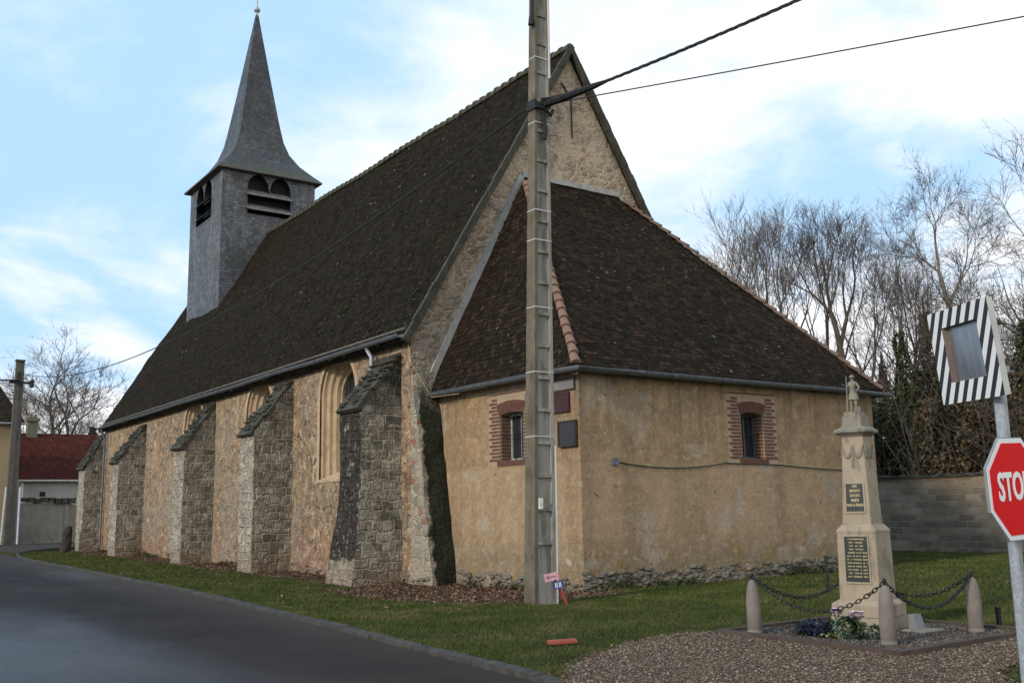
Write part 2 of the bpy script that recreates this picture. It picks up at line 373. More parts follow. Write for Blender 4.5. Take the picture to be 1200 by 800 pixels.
def mat_tiles(name, cols, row=.13, width=.17, moss=.5, lich=.5, mosscol=((.045,.05,.022), (.02,.02,.014)), big=.35):
    m = Mt(name, .95, .05)
    uvw = m.warp(m.warp(m.uv(), .03, 1.6), .12, .35)
    bc, bf = m.brick(uvw, width, row, .006, 0, .3)
    fine = m.noise(22, 5, .7); med = m.noise(1.1, 7, .7); md2 = m.noise(4.5, 6, .7, m.map(m.pos(), loc=(2,2,7)))
    c = m.ramp(bc, [(0, cols[0]), (.35, cols[1]), (.65, cols[2]), (1, cols[3])])
    c = m.mix(m.ramp(md2, [(.38, .75), (.62, 0)]), c, cols[0])
    c = m.mix(m.math('MULTIPLY', m.ramp(med, [(.42, 0), (.60, 1)]), moss), c, m.mix(fine, mosscol[0], mosscol[1]))
    spk = m.ramp(m.vor(3.3, m.warp(m.map(m.pos(), (1,1,1.6)), .25, 9), 'F1'), [(.06, 1), (.13, 0)])
    spk2 = m.ramp(m.noise(16, 6, .85), [(.58, 0), (.68, 1)])
    c = m.mix(m.math('MULTIPLY', m.math('MULTIPLY', spk, m.ramp(m.noise(2.2, 3), [(.45, 0), (.6, 1)])), lich), c, (.42,.40,.34))
    c = m.mix(m.math('MULTIPLY', spk2, lich*.75), c, (.20,.175,.135))
    c = m.mix(bf, c, (.012,.011,.01))
    c = m.grain(c, .35, 1.5, 7)
    sy = m.sepz(uvw, 1); saw = m.math('FRACT', m.math('DIVIDE', sy, row))
    gap = m.ramp(saw, [(0, .9), (.24, 0)])
    c = m.mix(gap, c, (.010,.009,.008))
    h = m.math('ADD', m.math('MULTIPLY', saw, -1.0), m.math('ADD', m.math('MULTIPLY', bf, -.5), m.math('MULTIPLY', bc, .5)))
    n1 = m.bump(h, .03, 1)
    return m.out(c, m.bump(m.math('ADD', m.math('MULTIPLY', md2, 1.1), m.math('MULTIPLY', fine, .5)), .08, 1, n1))
def mat_slate(name, tone=1.0, moss=.0):
    m = Mt(name, .62, .4)
    bc, bf = m.brick(m.uv(), .2, .14, .006, 0, .3)
    big = m.noise(.8, 6, .65); st = m.noise(2.2, 6, .65, m.map(m.pos(), (1,1,.25))); fine = m.noise(12, 5, .7)
    k = tone
    c = m.ramp(bc, [(0, (.085*k,.09*k,.095*k)), (.5, (.125*k,.13*k,.14*k)), (1, (.19*k,.19*k,.195*k))])
    c = m.mix(m.ramp(st, [(.5, 0), (.68, .6)]), c, (.30*k,.30*k,.30*k))
    c = m.mix(m.ramp(big, [(.45, 0), (.62, .6)]), c, (.07*k,.075*k,.07*k))
    c = m.mix(m.ramp(m.noise(5, 6, .75), [(.60, 0), (.68, .5)]), c, (.33,.32,.29))
    if moss:
        z = m.sepz()
        c = m.mix(m.math('MULTIPLY', m.ramp(m.math('SUBTRACT', z, 17.2), [(.2, 1), (1, .0)]), m.ramp(fine, [(.4, .3), (.6, moss)])), c, (.075,.075,.03))
        c = m.mix(m.math('MULTIPLY', m.ramp(m.math('DIVIDE', m.math('SUBTRACT', z, 17), 6), [(0, 1), (.7, 0)]), m.ramp(big, [(.4, 0), (.6, .7)])), c, (.07,.072,.035))
    c = m.grain(c, .5, 1.5, 7)
    saw = m.math('FRACT', m.math('DIVIDE', m.sepz(m.uv(), 1), .14))
    c = m.mix(m.math('MAXIMUM', bf, m.ramp(saw, [(0, .6), (.14, 0)])), c, (.02,.02,.022))
    return m.out(c, m.bump(m.math('ADD', m.math('MULTIPLY', saw, -.8), m.math('MULTIPLY', bc, .5)), .015, 1))
def mat_brickwall():
    m = Mt('block_wall', .95, .15)
    bc, bf = m.brick(m.uv(), .5, .22, .022, 0, .3)
    fine = m.noise(12, 5, .7); med = m.noise(.9, 5, .6)
    c = m.ramp(bc, [(0, (.17,.14,.105)), (.5, (.29,.24,.18)), (1, (.40,.335,.255))])
    c = m.mix(m.math('MULTIPLY', bf, m.ramp(m.noise(2.5, 5, .7), [(.35, .2), (.6, .9)])), c, (.38,.33,.265))
    c = m.mix(m.ramp(med, [(.42, 0), (.66, .6)]), c, (.115,.105,.07))
    z = m.sepz(); c = m.mix(m.ramp(m.math('DIVIDE', m.math('ADD', z, med), 3.6), [(.68, 0), (.86, .75)]), c, (.24,.16,.085))
    c = m.mix(m.math('MULTIPLY', fine, .45), c, (.09,.085,.07))
    return m.out(c, m.bump(m.math('ADD', m.math('MULTIPLY', bf, -1), fine), .02))
def mat_stone(name, c0, c1, stain=(.12,.12,.09), st=.35, scale=3):
    m = Mt(name, .85, .25)
    fine = m.noise(40, 5, .7); med = m.noise(scale, 6, .65)
    c = m.ramp(med, [(.3, c0), (.7, c1)])
    c = m.mix(m.ramp(m.noise(scale*1.8, 7, .7, m.map(m.pos(), (1,1,.4), loc=(3,1,1))), [(.5, 0), (.68, st)]), c, stain)
    c = m.mix(m.math('MULTIPLY', fine, .25), c, tuple(x*.6 for x in c1))
    return m.out(c, m.bump(m.math('ADD', fine, med), .006))
def mat_concrete_pole():
    m = Mt('pole_concrete', .9, .2)
    med = m.noise(3, 6, .7, m.map(m.pos(), (1,1,.25))); fine = m.noise(40, 5, .7)
    c = m.ramp(med, [(.3, (.22,.205,.175)), (.55, (.36,.345,.31)), (.75, (.28,.26,.215))])
    c = m.mix(m.ramp(m.noise(1.6, 5, .6, m.map(m.pos(), (3,3,.4), loc=(1,1,1))), [(.5, 0), (.6, .65)]), c, (.10,.085,.05))
    c = m.mix(m.math('MULTIPLY', fine, .4), c, (.16,.15,.12))
    return m.out(c, m.bump(fine, .01))
def mat_metal(name, c, rough=.5, metal=.7, scale=12):
    m = Mt(name, rough, .4); m.p.inputs['Metallic'].default_value = metal
    f = m.vor(scale, m.tc.outputs['Object'], 'F1', 'Color'); s = m.n('ShaderNodeSeparateColor'); m.L(f, s.inputs[0])
    g = m.noise(2.5, 5, .6, m.tc.outputs['Object'])
    c2 = m.mix(s.outputs[0], tuple(x*.82 for x in c), tuple(min(1, x*1.15) for x in c))
    c2 = m.mix(m.ramp(g, [(.45, 0), (.7, .5)]), c2, tuple(x*.55 for x in c))
    return m.out(c2, None, m.ramp(g, [(.3, rough-.1), (.7, rough+.2)]))
def mat_road():
    m = Mt('wet_asphalt', .4, .22)
    med = m.noise(.35, 6, .6); m2 = m.noise(1.3, 6, .65, m.map(m.pos(), (1.5,.5,1))); fine = m.noise(90, 4, .8); ag = m.vor(70, None, 'F1')
    c = m.ramp(med, [(.35, (.024,.018,.015)), (.65, (.040,.031,.026))])
    c = m.mix(m.ramp(m2, [(.5, 0), (.7, .4)]), c, (.022,.022,.023))
    c = m.mix(m.ramp(fine, [(.55, 0), (.75, .5)]), c, (.075,.07,.065))
    wet = m.math('ADD', m.math('MULTIPLY', m.noise(.16, 3, .5, m.map(m.pos(), (1.3,.3,1), loc=(3,1,0))), .8), m.math('MULTIPLY', m.math('SUBTRACT', 5.2, m.sepz(None, 0)), .045))
    rough = m.math('ADD', m.ramp(wet, [(.38, .72), (.66, .20)]), m.ramp(m2, [(.4, 0), (.7, .10)]))
    m.L(m.ramp(wet, [(.40, .12), (.75, .5)]), m.p.inputs['Specular IOR Level'])
    crack = m.ramp(m.vor(.22, m.warp(m.pos(), 1.2, .8), 'DISTANCE_TO_EDGE'), [(.002, 1), (.008, 0)])
    patch = m.ramp(m.noise(.22, 2, .4, m.map(m.pos(), (1,.6,1), loc=(8,3,0))), [(.58, 0), (.585, .35)]); c = m.mix(patch, c, (.022,.019,.017))
    grit = m.math('MULTIPLY', m.ramp(m.math('SUBTRACT', m.sepz(None, 0), 5.3), [(.0, 0), (1, 1)]), m.ramp(m.noise(60, 3, .8), [(.50, 0), (.60, .8)])); c = m.mix(grit, c, (.16,.13,.10))
    return m.out(c, m.bump(m.math('ADD', m.math('MULTIPLY', ag, .6), fine), .008, .8), rough)
def mat_lawn():
    m = Mt('lawn', .97, .1)
    at = m.n('ShaderNodeAttribute', attribute_name='soil').outputs['Fac']
    med = m.noise(.9, 6, .65); fine = m.noise(25, 5, .75); f2 = m.noise(6, 5, .7)
    g = m.ramp(med, [(.3, (.035,.042,.012)), (.55, (.052,.058,.018)), (.75, (.085,.075,.032))])
    g = m.mix(m.ramp(fine, [(.4, .6), (.6, 0)]), g, (.025,.03,.01))
    s = m.ramp(f2, [(.3, (.075,.045,.03)), (.6, (.125,.08,.055)), (.8, (.17,.125,.09))])
    s = m.mix(m.ramp(fine, [(.5, 0), (.62, .8)]), s, (.045,.03,.022))
    e = m.ramp(m.math('ADD', at, m.math('MULTIPLY', m.math('SUBTRACT', f2, .5), .9)), [(.42, 0), (.58, 1)])
    return m.out(m.mix(e, g, s), m.bump(m.math('ADD', fine, f2), .05))
def mat_grass():
    m = Mt('grass_blades', .8, .15)
    med = m.noise(.9, 5, .65); f = m.noise(30, 2, .6)
    c = m.ramp(med, [(.34, (.045,.066,.013)), (.5, (.075,.092,.022)), (.63, (.145,.13,.05))])
    c = m.mix(m.ramp(f, [(.42, .6), (.55, 0)]), c, (.035,.06,.010))
    c = m.mix(m.ramp(f, [(.62, 0), (.70, .75)]), c, (.26,.21,.11))
    return m.out(c)
def mat_gravel(name='gravel'):
    m = Mt(name, .9, .2)
    v = m.vor(38, m.pos(), 'F1', 'Color'); s = m.n('ShaderNodeSeparateColor'); m.L(v, s.inputs[0]); e = m.vor(38, None, 'F1')
    c = m.ramp(s.outputs[0], [(0, (.05,.035,.025)), (.4, (.11,.08,.06)), (.7, (.17,.135,.10)), (1, (.28,.23,.18))])
    c = m.mix(m.ramp(e, [(.35, 0), (.6, .8)]), c, (.06,.045,.035))
    return m.out(c, m.bump(m.math('SUBTRACT', 1, e), .03))
def mat_perisland(name, stops, rough=.9):
    m = Mt(name, rough, .2)
    r = m.n('ShaderNodeNewGeometry').outputs['Random Per Island']
    return m.out(m.ramp(r, stops))

M_nave = mat_nave(); M_gable = mat_rubble(); M_butt = mat_masonry('buttress_masonry', .25, (1,1,1), .45); M_buttb = mat_masonry('buttress_lichen', .4, (1,1,1), 1.0)
M_annex = mat_annex()
M_roof = mat_tiles('nave_tiles', [(.011,.008,.006), (.025,.017,.011), (.040,.025,.016), (.070,.045,.030)], moss=.75, lich=.55, mosscol=((.040,.036,.014), (.013,.012,.007)))
M_roof2 = mat_tiles('annex_tiles', [(.016,.012,.008), (.031,.021,.014), (.050,.031,.019), (.085,.047,.029)], moss=.45, lich=.95, row=.135, mosscol=((.034,.033,.016), (.014,.013,.008)))
M_slate = mat_slate('slate', .72); M_spire = mat_slate('spire_slate', .42, .95)
M_mould = mat_stone('window_stone', (.42,.31,.20), (.53,.40,.26), (.20,.145,.095), .75, 3.5)
M_zinc = mat_metal('zinc', (.17,.185,.20), .5, .55)
M_galv = mat_metal('galvanised_steel', (.36,.39,.42), .55, .5, 60)
M_lime = mat_stone('lime_flashing', (.33,.325,.30), (.44,.43,.40), (.17,.165,.14), .5, 4)
M_moss = mat_stone('mossy_coping', (.025,.025,.018), (.075,.07,.052), (.14,.135,.105), .5, 3)
M_terra = mat_stone('hip_tile_terracotta', (.20,.115,.08), (.27,.165,.115), (.14,.11,.08), .5, 5)
M_ridge = mat_stone('ridge_tile_mossy', (.055,.055,.035), (.11,.105,.07), (.03,.03,.02), .5, 4)
M_brick = mat_stone('red_brick', (.12,.058,.042), (.18,.088,.062), (.06,.042,.035), .6, 9)
M_glass = flat('dark_glass', (.02,.024,.028), .12, 0, .3, 2, .6)
M_iron = flat('dark_iron', (.03,.03,.032), .6, .4)
M_black = flat('black_rubber', (.016,.016,.017), .6)
M_wood = mat_stone('weathered_wood', (.10,.085,.07), (.17,.15,.125), (.05,.05,.04), .5, 4)
M_mon = mat_stone('monument_limestone', (.31,.255,.18), (.39,.325,.235), (.13,.115,.09), .85, 3.2)
M_monw = mat_stone('weathered_limestone', (.20,.18,.145), (.30,.27,.215), (.07,.065,.05), .8, 5)
M_plaque = flat('dark_plaque', (.028,.030,.024), .35, 0, .3, 8, .5)
M_gold = flat('gilt_lettering', (.52,.42,.21), .5, .2)
M_boll = mat_stone('bollard_cement', (.17,.148,.13), (.235,.205,.18), (.12,.11,.085), .6, 5)
M_conc = mat_concrete_pole()
M_white = flat('white_paint', (.78,.78,.76), .45, 0, .04, 8)
M_road = mat_road(); M_lawn = mat_lawn(); M_grass = mat_grass(); M_gravel = mat_gravel(); M_block = mat_brickwall()
M_kerb = mat_stone('kerb_stone', (.035,.032,.028), (.095,.088,.078), (.03,.032,.02), .9, 4)
M_rub = mat_rubble('footing_rubble', (.13,.11,.08), (.05,.045,.032), (.10,.09,.07))
M_bark = flat('bark', (.085,.072,.060), .95, 0, .35, 1.5)
M_barkp = flat('pale_bark', (.20,.185,.155), .95, 0, .3, 1.5)
M_twig = flat('twigs', (.095,.075,.062), .95, 0, .25, 1)

# ------------------------------------------------------------------ dimensions
NX, GY, WY, HN = 11.71, 20.85, 51.4, 5.94           # nave: wall plane, near gable plane, far end, eave height
RX, RZ = 16.89, 14.61; NX2 = 2*RX-NX; SL = (RZ-HN)/(RX-NX)
AX, AY, BX, HA = 12.38, 15.24, 21.95, 4.26          # lower annex
def g(x, y):                                          # ground height: the bank dips slightly towards the nave
    a = min(max((y-14.5)/3.5, 0), 1); b = min(max((x-6.2)/3.5, 0), 1)
    return -.13*a*b + .02*mnoise.noise((x*.5, y*.5, 0))

# ------------------------------------------------------------------ ground, road, kerb
KP = [(5.35,-6),(5.45,0),(5.60,4.5),(5.80,7.7),(6.15,12.8),(6.45,18),(6.62,22.6),(6.74,33),(6.85,41),(7.2,46),(8.0,50.2),(9.6,53.2),(12.5,55.4),(17,56.6),(30,57.5),(60,58)]
def catmull(P, n=8):
    out = []
    for i in range(len(P)-1):
        p0 = P[max(i-1,0)]; p1 = P[i]; p2 = P[i+1]; p3 = P[min(i+2, len(P)-1)]
        for k in range(n):
            t = k/n
            out.append(tuple(.5*((2*p1[d])+(-p0[d]+p2[d])*t+(2*p0[d]-5*p1[d]+4*p2[d]-p3[d])*t*t+(-p0[d]+3*p1[d]-3*p2[d]+p3[d])*t**3) for d in range(len(p1))))
    out.append(tuple(P[-1])); return out
KC = catmull(KP, 8)
def offs(C, d):
    out = []
    for i, p in enumerate(C):
        a = C[max(i-1,0)]; b = C[min(i+1,len(C)-1)]; t = Vector((b[0]-a[0], b[1]-a[1])).normalized()
        out.append((p[0]+t.y*d, p[1]-t.x*d))
    return out
mb = MB(); mb.add([(-900,-900,-.5),(900,-900,-.5),(900,900,-.5),(-900,900,-.5)], [(0,1,2,3)])
tag(mb.build('ground', flat('far_field', (.07,.085,.03), .95, 0, .3, .05)), kind='structure')
# road sheet
mb = MB(); rz_ = -.05
road_in = offs(KC, -.005)
poly = [(p[0], p[1], rz_) for p in road_in]+[(60,66.2,rz_),(-45,66.2,rz_),(-45,-6,rz_)]
bm = bmesh.new(); vs = [bm.verts.new(p) for p in poly]; fc = bm.faces.new(vs); bmesh.ops.triangulate(bm, faces=[fc]); bm.verts.index_update()
v = [tuple(q.co) for q in bm.verts]; f = [tuple(q.index for q in fc.verts) for fc in bm.faces]; bm.free()
tag(mk('road', v, orient(v, f, Vector((0,0,1))), M_road, fix=False), kind='structure')
# kerb: separate slightly uneven blocks along the path
mb = MB(); L_ = [0]
for i in range(1, len(KC)): L_.append(L_[-1]+math.dist(KC[i-1], KC[i]))
def kat(s):
    s = min(max(s, 0), L_[-1]-1e-6)
    i = next(i for i in range(1, len(L_)) if L_[i] >= s); t = (s-L_[i-1])/(L_[i]-L_[i-1])
    a, b = KC[i-1], KC[i]; return Vector((a[0]+(b[0]-a[0])*t, a[1]+(b[1]-a[1])*t)), (Vector(b)-Vector(a)).normalized()
s = 6.0
while s < L_[-1]-1 and s < 80:
    p, t = kat(s+.5); nn = Vector((t.y, -t.x)); p = p+nn*(.085+random.uniform(-.008,.008))
    h = random.uniform(-.004, .012)
    mb.obb((p.x, p.y, -.16+.068+h), (t.x*.4985, t.y*.4985, 0), (nn.x*.065, nn.y*.065, .006), (0, 0, .092)); s += 1.0
tag(mb.build('kerb', M_kerb), kind='structure')
# lawn grid
def kx(y):     # x of the kerb at a given y (monotone part)
    best = None
    for i in range(1, len(KC)):
        a, b = KC[i-1], KC[i]
        if a[1] <= y <= b[1]: return a[0]+(b[0]-a[0])*(y-a[1])/max(b[1]-a[1], 1e-6)
    return KC[-1][0]
def soil_f(x, y):
    s = 0
    if y > 14.0 and x < 12.6:                          # bed along the nave and the side of the annex
        edge = (10.35+.55*mnoise.noise((y*.55, 3, 0)) if y > 20.5 else 9.2+.5*mnoise.noise((y*.8, 3, 0)) if y > 17.5 else 8.75+.4*max(0, (16-y))*.9+.5*mnoise.noise((y*.8, 3, 0)))
        s = max(s, min(max((x-edge)/.7+.5, 0), 1)*min(max((y-13.4)/.9, 0), 1))
    if x >= 12.3 and x < 22.3 and y < 15.4: s = max(s, min(max((y-14.55)/.5, 0), 1))
    return s
ys = list(np.concatenate([np.arange(-6, 4, 1.0), np.arange(4, 24, .22), np.arange(24, 58, .8)]))
us = np.concatenate([np.linspace(0, .14, 42)[:-1], np.linspace(.14, .42, 26)[:-1], np.linspace(.42, 1, 16)])
V = []; S = []
for y in ys:
    x0 = kx(y)+.155
    for u in us:
        x = x0+(58-x0)*u; V.append((x, y, g(x, y)-.004 if u > 0 else -.012)); S.append(soil_f(x, y))
nu = len(us); F = []
for j in range(len(ys)-1):
    for i in range(nu-1):
        a = j*nu+i; F.append((a, a+1, a+nu+1, a+nu))
lawn = mk('lawn', V, F, M_lawn, fix=False, smooth=True); tag(lawn, kind='structure')
at_ = lawn.data.attributes.new('soil', 'FLOAT', 'POINT'); at_.data.foreach_set('value', S)

# gravel forecourt
GB = [(5.75,7.35),(6.27,8.02),(6.7,8.25),(7.11,8.56),(7.8,8.85),(8.43,9.15),(9.0,9.12),(9.45,8.98)]
GP = GB+[(9.45,8.8),(9.3,6.2),(12.1,6.35),(14.6,6.5),(14.2,5.6),(12.4,5.3),(11.0,5.25),(10.4,5.2),(9.75,5.4),(9.1,5.2),(8.6,4.8),(7.9,4.4),(7.2,3.6),(6.4,2.6),(5.75,2.4)]
def pip(x, y, P):
    c = False; j = len(P)-1
    for i in range(len(P)):
        if (P[i][1] > y) != (P[j][1] > y) and x < (P[j][0]-P[i][0])*(y-P[i][1])/(P[j][1]-P[i][1])+P[i][0]: c = not c
        j = i
    return c
dens = []
for i in range(len(GP)):
    a, b = GP[i], GP[(i+1) % len(GP)]; n = max(1, int(math.dist(a, b)/.12))
    for k in range(n):
        x = a[0]+(b[0]-a[0])*k/n; y = a[1]+(b[1]-a[1])*k/n
        w_ = .09 if (x > 6) else 0
        dens.append((x+w_*mnoise.noise((x*4, y*4, 1)), y+w_*mnoise.noise((x*4, y*4, 5)), .012))
bm = bmesh.new(); vs = [bm.verts.new(p) for p in dens]; fc = bm.faces.new(vs); bmesh.ops.triangulate(bm, faces=[fc]); bm.verts.index_update()
v = [tuple(q.co) for q in bm.verts]; f = [tuple(q.index for q in fc.verts) for fc in bm.faces]; bm.free()
v = [(a, b, .012+.022) for a, b, c in v]
tag(mk('gravel_ground', v, orient(v, f, Vector((0,0,1))), M_gravel, fix=False), kind='structure')
# loose pebbles
ico_v = []; ico_f = []
_bm = bmesh.new(); bmesh.ops.create_icosphere(_bm, subdivisions=1, radius=1); _bm.verts.index_update()
ICO_V = np.array([tuple(q.co) for q in _bm.verts]); ICO_F = np.array([[q.index for q in fc.verts] for fc in _bm.faces]); _bm.free()
def pebbles(name, pts, smin, smax, mat, z0, parent=None, flatn=.6):
    n = len(pts); k = len(ICO_V)
    sc = rng.uniform(smin, smax, (n, 1, 1))*rng.uniform(.7, 1.2, (n, 1, 3))*np.array([1, 1, flatn])
    a = rng.uniform(0, 6.28, n); ca, sa = np.cos(a), np.sin(a)
    P = (ICO_V[None]+rng.normal(0, .13, (n, k, 3)))*sc
    X = P[..., 0]*ca[:, None]-P[..., 1]*sa[:, None]; Y = P[..., 0]*sa[:, None]+P[..., 1]*ca[:, None]
    P = np.stack([X, Y, P[..., 2]], -1)+np.column_stack([pts, np.full(n, 0)])[:, None]+np.array([0, 0, 1])*np.asarray(z0).reshape(-1, 1, 1)
    F = (ICO_F[None]+(np.arange(n)*k)[:, None, None]).reshape(-1, 3)
    return npmesh(name, P.reshape(-1, 3), F, mat, parent)
M_peb = mat_perisland('pebbles', [(0, (.03,.02,.014)), (.3, (.07,.048,.032)), (.6, (.115,.08,.054)), (.85, (.17,.125,.088)), (.96, (.29,.24,.18)), (1, (.38,.33,.27))])
GPi = [(a, b) for a, b, c in dens]
GPa = np.array(GPi)
def pip_np(X, Y, P):
    c = np.zeros(len(X), bool); j = len(P)-1
    for i in range(len(P)):
        xi, yi = P[i]; xj, yj = P[j]
        if yi != yj: c ^= ((yi > Y) != (yj > Y)) & (X < (xj-xi)*(Y-yi)/(yj-yi)+xi)
        j = i
    return c
X = rng.uniform(5.7, 14.6, 130000); Y = rng.uniform(3.6, 9.3, 130000); jx = X+rng.normal(0, .05, len(X)); jy = Y+rng.normal(0, .05, len(X))
okm = pip_np(jx, jy, GPa); pts = np.column_stack([X, Y])[okm][:60000]
pts = pts[~((pts[:, 0] > 9.3) & (pts[:, 0] < 12.1) & (pts[:, 1] > 6.28))]
tag(pebbles('loose_gravel', pts, .007, .016, M_peb, .035), 'loose tan and brown pebbles spread over the forecourt', 'gravel', kind='stuff')

# ------------------------------------------------------------------ grass blades and leaf litter
def blades(name, n, xr, yr, hmin, hmax, wid):
    X = rng.uniform(*xr, n); Y = rng.uniform(*yr, n)
    keepm = ~pip_np(X, Y, GPa)
    keepm &= ~((X > 9.2) & (X < 12.0) & (Y > 6.25) & (Y < 8.85))
    kxs = np.interp(Y, [p[1] for p in KC[:70]], [p[0] for p in KC[:70]])
    keepm &= X > kxs+.15-.07*rng.random(n)**2
    keepm &= ~((X > 12.3) & (X < 22.0) & (Y > 15.2)) & ~((X > 11.6) & (Y > 20.7))
    X, Y = X[keepm], Y[keepm]
    soil = np.array([soil_f(a, b) for a, b in zip(X, Y)])
    kp = rng.uniform(0, 1, len(X)) > soil*1.25; X, Y = X[kp], Y[kp]
    Z = np.array([g(a, b) for a, b in zip(X, Y)])-.006
    n = len(X); lum = np.array([mnoise.noise((a*1.1, b*1.1, 3))+.6*mnoise.noise((a*4, b*4, 7)) for a, b in zip(X, Y)]); h = rng.uniform(hmin, hmax, n)*(.6+.6*rng.random(n))*(1+.9*np.clip(lum, -.6, .9)); a = rng.uniform(0, 6.28, n); wv = wid*rng.uniform(.7, 1.3, n)
    lean = rng.normal(0, .45, (n, 2))*h[:, None]
    P = np.zeros((n, 3, 3)); P[:, 0] = np.column_stack([X-np.cos(a)*wv, Y-np.sin(a)*wv, Z]); P[:, 1] = np.column_stack([X+np.cos(a)*wv, Y+np.sin(a)*wv, Z])
    P[:, 2] = np.column_stack([X+lean[:, 0], Y+lean[:, 1], Z+h])
    return P.reshape(-1, 3)
A = blades('a', 190000, (5.8, 15.5), (4.5, 14.5), .02, .055, .004)
B = blades('b', 110000, (6.1, 13), (13, 26), .02, .055, .006)
C_ = blades('c', 60000, (6.5, 12), (26, 52), .03, .07, .010)
D = blades('d', 120000, (12, 31), (5, 20.5), .03, .07, .009)
AB = np.concatenate([A, B, C_, D]); F = np.arange(len(AB)).reshape(-1, 3)
tag(npmesh('grass', AB, F, M_grass), 'short green winter grass between the road kerb and the church', 'grass', kind='stuff')
M_leaf = mat_perisland('dead_leaves', [(0, (.07,.035,.02)), (.4, (.14,.07,.04)), (.75, (.21,.12,.07)), (1, (.30,.21,.13))])
n = 16000; X = rng.uniform(7.5, 12.4, n); Y = 13.4+rng.random(n)**1.3*38
km = np.array([soil_f(a, b) > rng.uniform(.1, .8) for a, b in zip(X, Y)]) | (rng.random(n) < .09); X, Y = X[km], Y[km]
Z = np.array([g(a, b) for a, b in zip(X, Y)])+rng.uniform(.0, .03, len(X)); n = len(X); a = rng.uniform(0, 6.28, n); s_ = rng.uniform(.012, .034, n)
P = np.zeros((n, 4, 3))
for k, (dx, dy) in enumerate(((-1,-.6),(1,-.5),(.9,.6),(-1,.5))):
    P[:, k] = np.column_stack([X+(dx*np.cos(a)-dy*np.sin(a))*s_, Y+(dx*np.sin(a)+dy*np.cos(a))*s_, Z+rng.normal(0, .012, n)])
tag(npmesh('leaf_litter', P.reshape(-1, 3), np.arange(4*n).reshape(-1, 4), M_leaf), 'brown dead leaves lying on the soil at the foot of the nave', 'leaf litter', kind='stuff')

# ================================================================== THE CHURCH
ORG = {}
def thing(name, loc, label, cat, group=None):
    o = empty(name, loc, label, cat, group); ORG[o.name] = Vector(loc); return o
def pt(m, name, mat, parent, smooth=False, fix=True, label=None):     # part modelled in world metres under a thing at ORG
    o0 = ORG[parent.name]
    v, f = (m.v, m.f) if isinstance(m, MB) else m
    o = mk(name, [(a-o0.x, b-o0.y, c-o0.z) for a, b, c in v], f, mat, parent, smooth, fix, None, getattr(m, 'uvn', None))
    ORG[o.name] = o0
    if label: o['label'] = label
    return o
church = thing('village_church', (NX, GY, 0), 'old stone village church with steep dark tiled roof and slate bell tower', 'church')

def arc_pts(hw, z0, zs, h, n=9, dz=0):       # pointed arch outline (y relative, z), starts bottom left
    Rr = (h*h+hw*hw)/(2*hw); th = math.atan2(h, Rr-hw)
    P = [(-hw, z0), (-hw, zs)]
    for i in range(1, n): a = th*i/n; P.append((-hw+Rr-Rr*math.cos(a), zs+Rr*math.sin(a)))
    P.append((0, zs+h))
    Q = [(-y, z) for y, z in P[:-1]][::-1]
    return P+Q
WINS = [(24.94, 'near'), (30.8, 'mid'), (37.5, 'far')]
WHW, WZ0, WZS, WH = 1.12, 2.45, 4.72, 1.14
outer = [(GY, -.5), (WY, -.5), (WY, HN+.12), (GY, HN+.12)]
holes = [[(cy+y, z) for y, z in arc_pts(WHW, WZ0, WZS, WH)] for cy, _ in WINS]
v, f = face_holes(outer, holes, lambda a, b: (NX, a, b)); f = orient(v, f, Vector((-1, 0, 0)))
m = MB(); m.add(v, f)
m.add([(NX,WY,-.5),(NX2,WY,-.5),(NX2,WY,HN),(RX,WY,RZ-.25),(NX,WY,HN)], [(4,3,2,1,0)])
m.add([(NX2,GY,-.5),(NX2,WY,-.5),(NX2,WY,HN+.12),(NX2,GY,HN+.12)], [(0,1,2,3)])
pt(m, 'nave_wall', M_nave, church, fix=False)
# gable wall, 0.6 m thick, under the verge
gz = .10
m = MB(); prof = [(NX, -.5), (NX2, -.5), (NX2, HN-.02), (RX, RZ-gz), (NX, HN-.02)]
m.prism(prof, lambda x, z: (x, GY, z), lambda x, z: (x, GY+.6, z))
m.v = [(x+(.004 if x < NX+.01 else 0), y, z) for x, y, z in m.v]
pt(m, 'gable_wall', M_gable, church)
